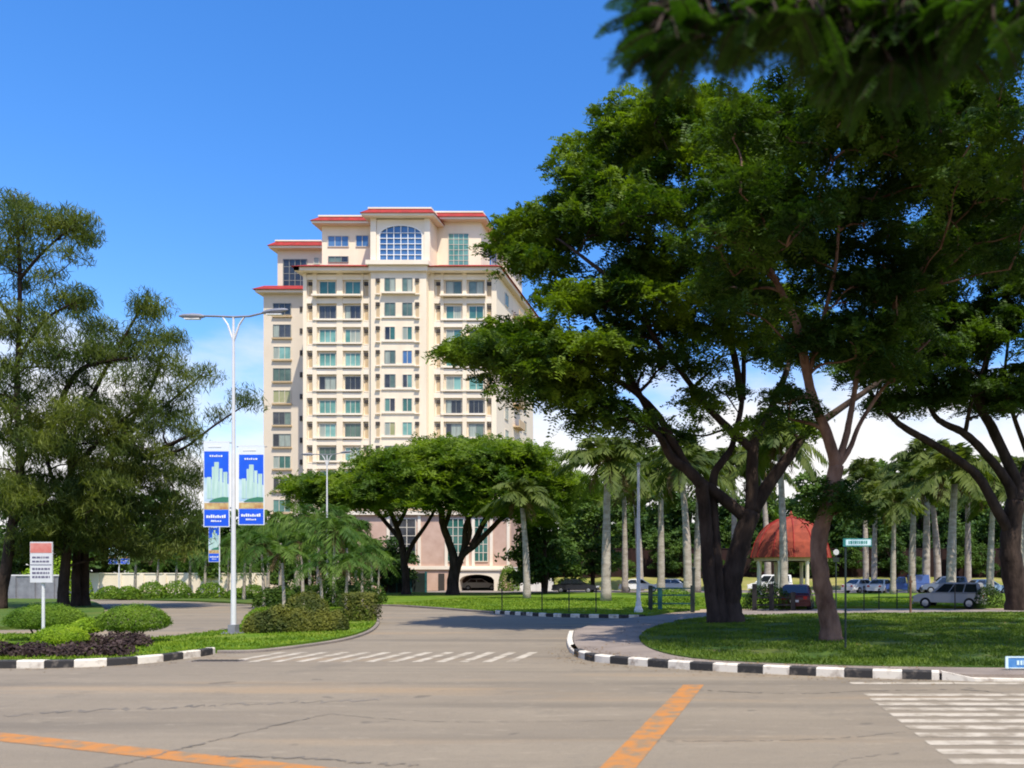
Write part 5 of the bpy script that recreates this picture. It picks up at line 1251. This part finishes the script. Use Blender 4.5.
# dark green house fence panels left of the gateway
r = thing('garden_fence', 'dark bluish green panel fence at the foot of the pink stone wall', 'fence', (P(405,0,84).x, 84, 0))
s84 = 84/F
b = MB(); b.box((383-405)*s84, (425-405)*s84, -.03, .03, -.1, H+(HY-573)*s84)
for i in range(26): xx = (383-405)*s84+i*(42*s84/26); b.box(xx, xx+.05, -.06, -.031, 0, H+(HY-573.3)*s84)
b.build('panel', M['metal_dark'], r)
for x in (382, 397, 411, 426):
    b = MB(); b.box((x-405)*s84-.08, (x-405)*s84+.08, -.09, .09, -.1, H+(HY-571.5)*s84); b.build('post', M['teal_paint'], r)

# ================================================================== VEHICLES
def car(name, label, loc, rz, prof, width, colour, wheels, wr=.32, glass=(), group=None, scale=1.0, cat='car', pick=None, rear=None):
    """prof: (x, z_belt_low.. ) side outline of the body from tail (x<0) to nose; glass: greenhouse outline"""
    r = thing(name, label, cat, loc, rz, group, scale)
    def rounded(poly, w, tuck, name, m, parent=r, bev=.05):
        bm = bmesh.new(); n = len(poly); zs = [z for _, z in poly]; zlo, zhi = min(zs), max(zs)
        L_ = []; R_ = []
        for x, z in poly:
            t = (z-zlo)/(zhi-zlo+1e-6); hw = w/2-tuck*t
            L_.append(bm.verts.new((x, -hw, z))); R_.append(bm.verts.new((x, hw, z)))
        bm.faces.new(L_); bm.faces.new(list(reversed(R_)))
        for i in range(n): bm.faces.new((L_[i], R_[i], R_[(i+1)%n], L_[(i+1)%n]))
        bmesh.ops.recalc_face_normals(bm, faces=bm.faces)
        bmesh.ops.bevel(bm, geom=list(bm.edges), offset=bev, segments=2, affect='EDGES', clamp_overlap=True)
        me = bpy.data.meshes.new(name); bm.to_mesh(me); bm.free(); me.materials.append(m)
        me.polygons.foreach_set('use_smooth', [True]*len(me.polygons))
        try: me.set_sharp_from_angle(angle=R(35))
        except Exception: pass
        o = bpy.data.objects.new(name, me); COL.objects.link(o); o.parent = parent; return o
    body = rounded(prof, width, .05, 'body', colour)
    cab = rounded(glass, width-.06, .20, 'cabin', colour)
    zb = min(z for _, z in glass); zt = max(z for _, z in glass)
    # glazing on the cabin sides, front and back, a few mm proud
    xs = sorted(glass); lo = [p for p in glass if p[1] < zb+.02]; hi = [p for p in glass if p[1] > zt-.12]
    xl0, xl1 = min(p[0] for p in lo), max(p[0] for p in lo); xh0, xh1 = min(p[0] for p in hi), max(p[0] for p in hi)
    yl, yh = (width-.06)/2, (width-.06)/2-.20
    e0, e1 = .12, .85
    def pt(u, v, s): # u along, v up
        xa = xl0+(xh0-xl0)*v; xb = xl1+(xh1-xl1)*v
        return (xa+(xb-xa)*u, s*(yl+(yh-yl)*v+.010), zb+(zt-zb)*v)
    for s in (-1, 1):
        k = 3 if cat in ('suv', 'van', 'wagon') else 2
        for i in range(k):
            u0, u1 = .06+.88*i/k+.012, .06+.88*(i+1)/k-.012
            b = MB(); b.add([pt(u0, e0, s), pt(u1, e0, s), pt(u1, e1, s), pt(u0, e1, s)], [(0,1,2,3)]); b.build('side_window', M['car_glass'], r)
    for nm, xa, xb, sg_ in (('rear_window', xl0, xh0, -1), ('windscreen', xl1, xh1, 1)):
        b = MB(); vs = []
        for v, fr in ((e0, .86), (e0, -.86), (e1, -.86), (e1, .86)):
            vs.append((xa+(xb-xa)*v+sg_*.014, fr*(yl+(yh-yl)*v), zb+(zt-zb)*v+.008))
        b.add(vs, [(0,1,2,3)]); b.build(nm, M['car_glass'], r)
    x0 = min(p[0] for p in prof); x1 = max(p[0] for p in prof); zm = max(z for _, z in prof)
    for s in (-1, 1):
        b = MB(); b.box(x0-.012, x0+.08, s*(width/2-.30)-.10, s*(width/2-.30)+.16 if s > 0 else s*(width/2-.30)+.10, zm*.70, zm*.88); b.build('tail_light', M['tail'], r)
        b = MB(); b.box(x1-.10, x1+.012, s*(width/2-.34)-.16, s*(width/2-.34)+.16, zm*.62, zm*.80); b.build('headlight', M['headlamp'], r)
    b = MB(); b.box(x0-.03, x0+.03, -width/2+.08, width/2-.08, .30, .46); b.build('rear_bumper', M['plastic'] if cat == 'suv' else colour, r)
    b = MB(); b.box(x1-.03, x1+.03, -width/2+.08, width/2-.08, .28, .46); b.build('front_bumper', M['plastic'] if cat == 'suv' else colour, r)
    b = MB(); b.box(x0-.036, x0-.031, -.24, .24, .50, .62); b.build('number_plate', M['plate'], r)
    for wx in wheels:
        for s in (-1, 1):
            b = MB(); yo = s*(width/2-.13)
            n = 18
            def ring(rad, yy): return [(wx+rad*math.cos(2*math.pi*i/n), yy, wr+rad*math.sin(2*math.pi*i/n)) for i in range(n)]
            rings = [ring(wr*.55, yo-.10), ring(wr*.93, yo-.11), ring(wr, yo-.07), ring(wr, yo+.09), ring(wr*.93, yo+.145), ring(wr*.55, yo+.14)] if s > 0 else [ring(wr*.55, yo+.10), ring(wr*.93, yo+.11), ring(wr, yo+.07), ring(wr, yo-.09), ring(wr*.93, yo-.145), ring(wr*.55, yo-.14)]
            vs = [v for q in rings for v in q]; fs = []
            for k in range(5): fs += [(k*n+i, k*n+(i+1)%n, (k+1)*n+(i+1)%n, (k+1)*n+i) for i in range(n)]
            fs += [tuple(range(n)), tuple(range(5*n, 6*n))]
            b.add(vs, fs); w_ = b.build('wheel', M['tyre'], r)
            b = MB(); yy = yo+s*.146; b.add(ring(wr*.58, yy)+ring(wr*.2, yy+s*.015), [(i, (i+1)%n, (i+1)%n+n, i+n) for i in range(n)]+[tuple(range(n, 2*n))]); b.build('rim', M['rim'], w_)
    return r
SED = [(-2.2,.28),(-2.28,.55),(-2.2,.86),(-1.5,.93),(1.0,.90),(1.9,.78),(2.22,.62),(2.25,.32)]
SEDG = [(-1.75,.90),(-1.05,1.40),(.20,1.42),(1.05,.90)]
SUVB = [(-2.2,.36),(-2.26,.65),(-2.2,1.02),(1.05,1.02),(1.95,.94),(2.2,.78),(2.24,.40)]
SUVG = [(-2.16,.99),(-1.95,1.68),(.25,1.70),(1.10,.99)]
VANB = [(-2.35,.34),(-2.38,.7),(-2.35,1.05),(1.5,1.03),(2.1,.92),(2.35,.74),(2.38,.38)]
VANG = [(-2.33,1.02),(-2.2,1.86),(.75,1.88),(1.62,1.02)]
pb = paint('black_car_paint', (.012,.013,.018)); pw = paint('white_car_paint', (.72,.72,.70)); pr2 = paint('dark_red_car_paint', (.085,.014,.016)); pg = paint('silver_grey_car_paint', (.25,.26,.28)); pbl = paint('pale_blue_car_paint', (.32,.44,.60)); pbd = paint('blue_truck_paint', (.05,.11,.34)); pn = paint('grey_blue_car_paint', (.10,.13,.20))
def atx(x, Y, z=.02): return (P(x, 0, Y).x, Y, z)
car('parked_car', 'black sedan parked side on beyond the far lawn', atx(576,81), 0, SED, 1.75, pb, (-1.35, 1.4), .31, SEDG, group='cars in the car park')
car('parked_car', 'white sedan partly hidden behind the slim white lamp post', atx(640,86), R(8), SED, 1.75, pw, (-1.35, 1.4), .31, SEDG, group='cars in the car park')
car('parked_car', 'white car seen between the teal barrier and the big trunk', atx(676,88), R(-12), SED, 1.75, pw, (-1.35, 1.4), .31, SEDG, group='cars in the car park')
car('parked_van', 'white van parked beside the red pavilion', atx(770,85), R(178), VANB, 1.85, pw, (-1.45, 1.45), .34, VANG, cat='van')
car('parked_car', 'dark red car facing away beside the leaning reddish trunk', (P(797,0,40.6).x, 40.8, .02), R(82), SED, 1.75, pr2, (-1.35, 1.4), .31, SEDG, scale=.92, group='cars on the sandy path')
car('parked_wagon', 'silver grey wagon parked under the far right trees', (P(952,0,42.6).x, 43.0, .02), R(152), SUVB, 1.8, pg, (-1.4, 1.4), .36, SUVG, scale=.82, cat='wagon', group='cars on the sandy path')
car('parked_car', 'white car with dark windows right of the street name sign', atx(862,82), R(40), SED, 1.75, pw, (-1.35, 1.4), .31, SEDG, group='cars in the car park')
car('parked_car', 'white hatch just right of the dark windowed car', atx(882,80), R(60), SED, 1.75, pw, (-1.35, 1.4), .31, SEDG, group='cars in the car park')
car('parked_car', 'grey blue car roof showing behind the grey wagon', atx(944,78), R(175), SUVB, 1.8, pn, (-1.4, 1.4), .36, SUVG, group='cars in the car park')
car('parked_car', 'pale blue car right of the grey wagon', atx(986,76), R(10), SED, 1.75, pbl, (-1.35, 1.4), .31, SEDG, group='cars in the car park')
car('parked_car', 'white car standing under the tower gateway arch', (P(479,0,97.4).x, 97.6, .02), R(20), SED, 1.75, pw, (-1.35, 1.4), .31, SEDG)
tr = car('parked_truck', 'small truck with a blue cover on its bed', atx(907,79), R(172), SUVB, 1.75, pbd, (-1.4, 1.4), .36, [(.1,.99),(.2,1.66),(.85,1.66),(1.30,.99)], cat='truck')
b = MB(); b.frustum(-2.1, 0, -.82, .82, 1.01, 1.85, .06, .08); b.build('cargo_cover', pbd, tr)

# ================================================================== GRASS BLADES
def in_poly(x, y, poly):
    px = np.array([p[0] for p in poly]); py = np.array([p[1] for p in poly]); c = np.zeros(len(x), bool); j = len(px)-1
    for i in range(len(px)):
        m = ((py[i] > y) != (py[j] > y)) & (x < (px[j]-px[i])*(y-py[i])/(py[j]-py[i]+1e-12)+px[i]); c ^= m; j = i
    return c
def blades(name, poly, xr, yr, n, h, z, m, label):
    global rng; rng = np.random.default_rng(77)
    x = rng.uniform(*xr, n); y = yr[0]+(yr[1]-yr[0])*rng.uniform(0, 1, n)**1.4
    bare = np.sin(x*1.7+np.sin(y*1.1)*1.6)+np.sin(y*1.9+x*.6)+np.sin(x*4.1-y*2.3)*.6
    k = in_poly(x, y, poly) & (bare < 1.15+rng.normal(0, .35, n)); x, y = x[k], y[k]; n = len(x)
    a = rng.uniform(0, 6.28, n); hh = h*rng.uniform(.5, 1.3, n); w = .010+.0006*y
    ln = rng.normal(0, .5, (n, 2))*hh[:, None]
    V = np.stack([np.stack([x-np.cos(a)*w, y-np.sin(a)*w, np.full(n, z-.005)], 1), np.stack([x+np.cos(a)*w, y+np.sin(a)*w, np.full(n, z-.005)], 1), np.stack([x+ln[:, 0], y+ln[:, 1], z+hh], 1)], 1).reshape(-1, 3)
    o = quads_obj(name, V, m, per=3); tag(o, label, 'grass', kind='stuff'); return o
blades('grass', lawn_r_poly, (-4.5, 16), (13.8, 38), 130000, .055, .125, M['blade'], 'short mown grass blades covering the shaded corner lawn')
blades('grass', strip_poly, (-24, -9), (14.8, 45), 60000, .055, .125, M['blade_sunlit'], 'sunlit short grass on the planting strip and median')
blades('grass', far_poly, (-20, 14), (33, 60), 50000, .07, .12, M['blade_sunlit'], 'bright sunlit grass on the far lawn')

def litter(name, n, sampler, z, label, s=.055):
    global rng; rng = np.random.default_rng(5)
    p = np.array([sampler() for _ in range(n)]); c = np.concatenate([p, np.full((n, 1), z+.012)], 1)
    nr = unit(n)*.35+np.array([0, 0, 1.]); nr /= np.linalg.norm(nr, axis=1, keepdims=True)
    o = quads_obj(name, leaf_quads(c, nr, s, s*.5), M['litter']); tag(o, label, 'leaf litter', kind='stuff')
lr = random.Random(12)
def on_pav():
    i = lr.randrange(12, len(kr_s)-1); p = kr_s[i]; d = abs(lr.gauss(0, .5)); return (p.x+lr.uniform(-.5, .5), p.y+.2+d)
def on_gutter():
    i = lr.randrange(8, len(kr_s)-1); p = kr_s[i]; return (p.x+lr.uniform(-.5, .5), p.y-.05-abs(lr.gauss(0, .35)))
def under_trees(): return (lr.uniform(-3.5, 14), lr.uniform(18.2, 34))
def left_gutter():
    i = lr.randrange(0, len(lfs)-1); p = lfs[i]; return (p.x+lr.uniform(-.7, .7), p.y-.05-abs(lr.gauss(0, .3)))
litter('leaf_litter', 700, on_pav, .10, 'dry fallen leaves on the paving inside the right kerb')
litter('leaf_litter', 500, on_gutter, 0, 'dry fallen leaves in the gutter of the right kerb', .045)
litter('leaf_litter', 1600, under_trees, .135, 'brown fallen leaves on the lawn under the big trees', .075)
litter('leaf_litter', 350, left_gutter, 0, 'dry fallen leaves in the gutter of the left kerb', .045)
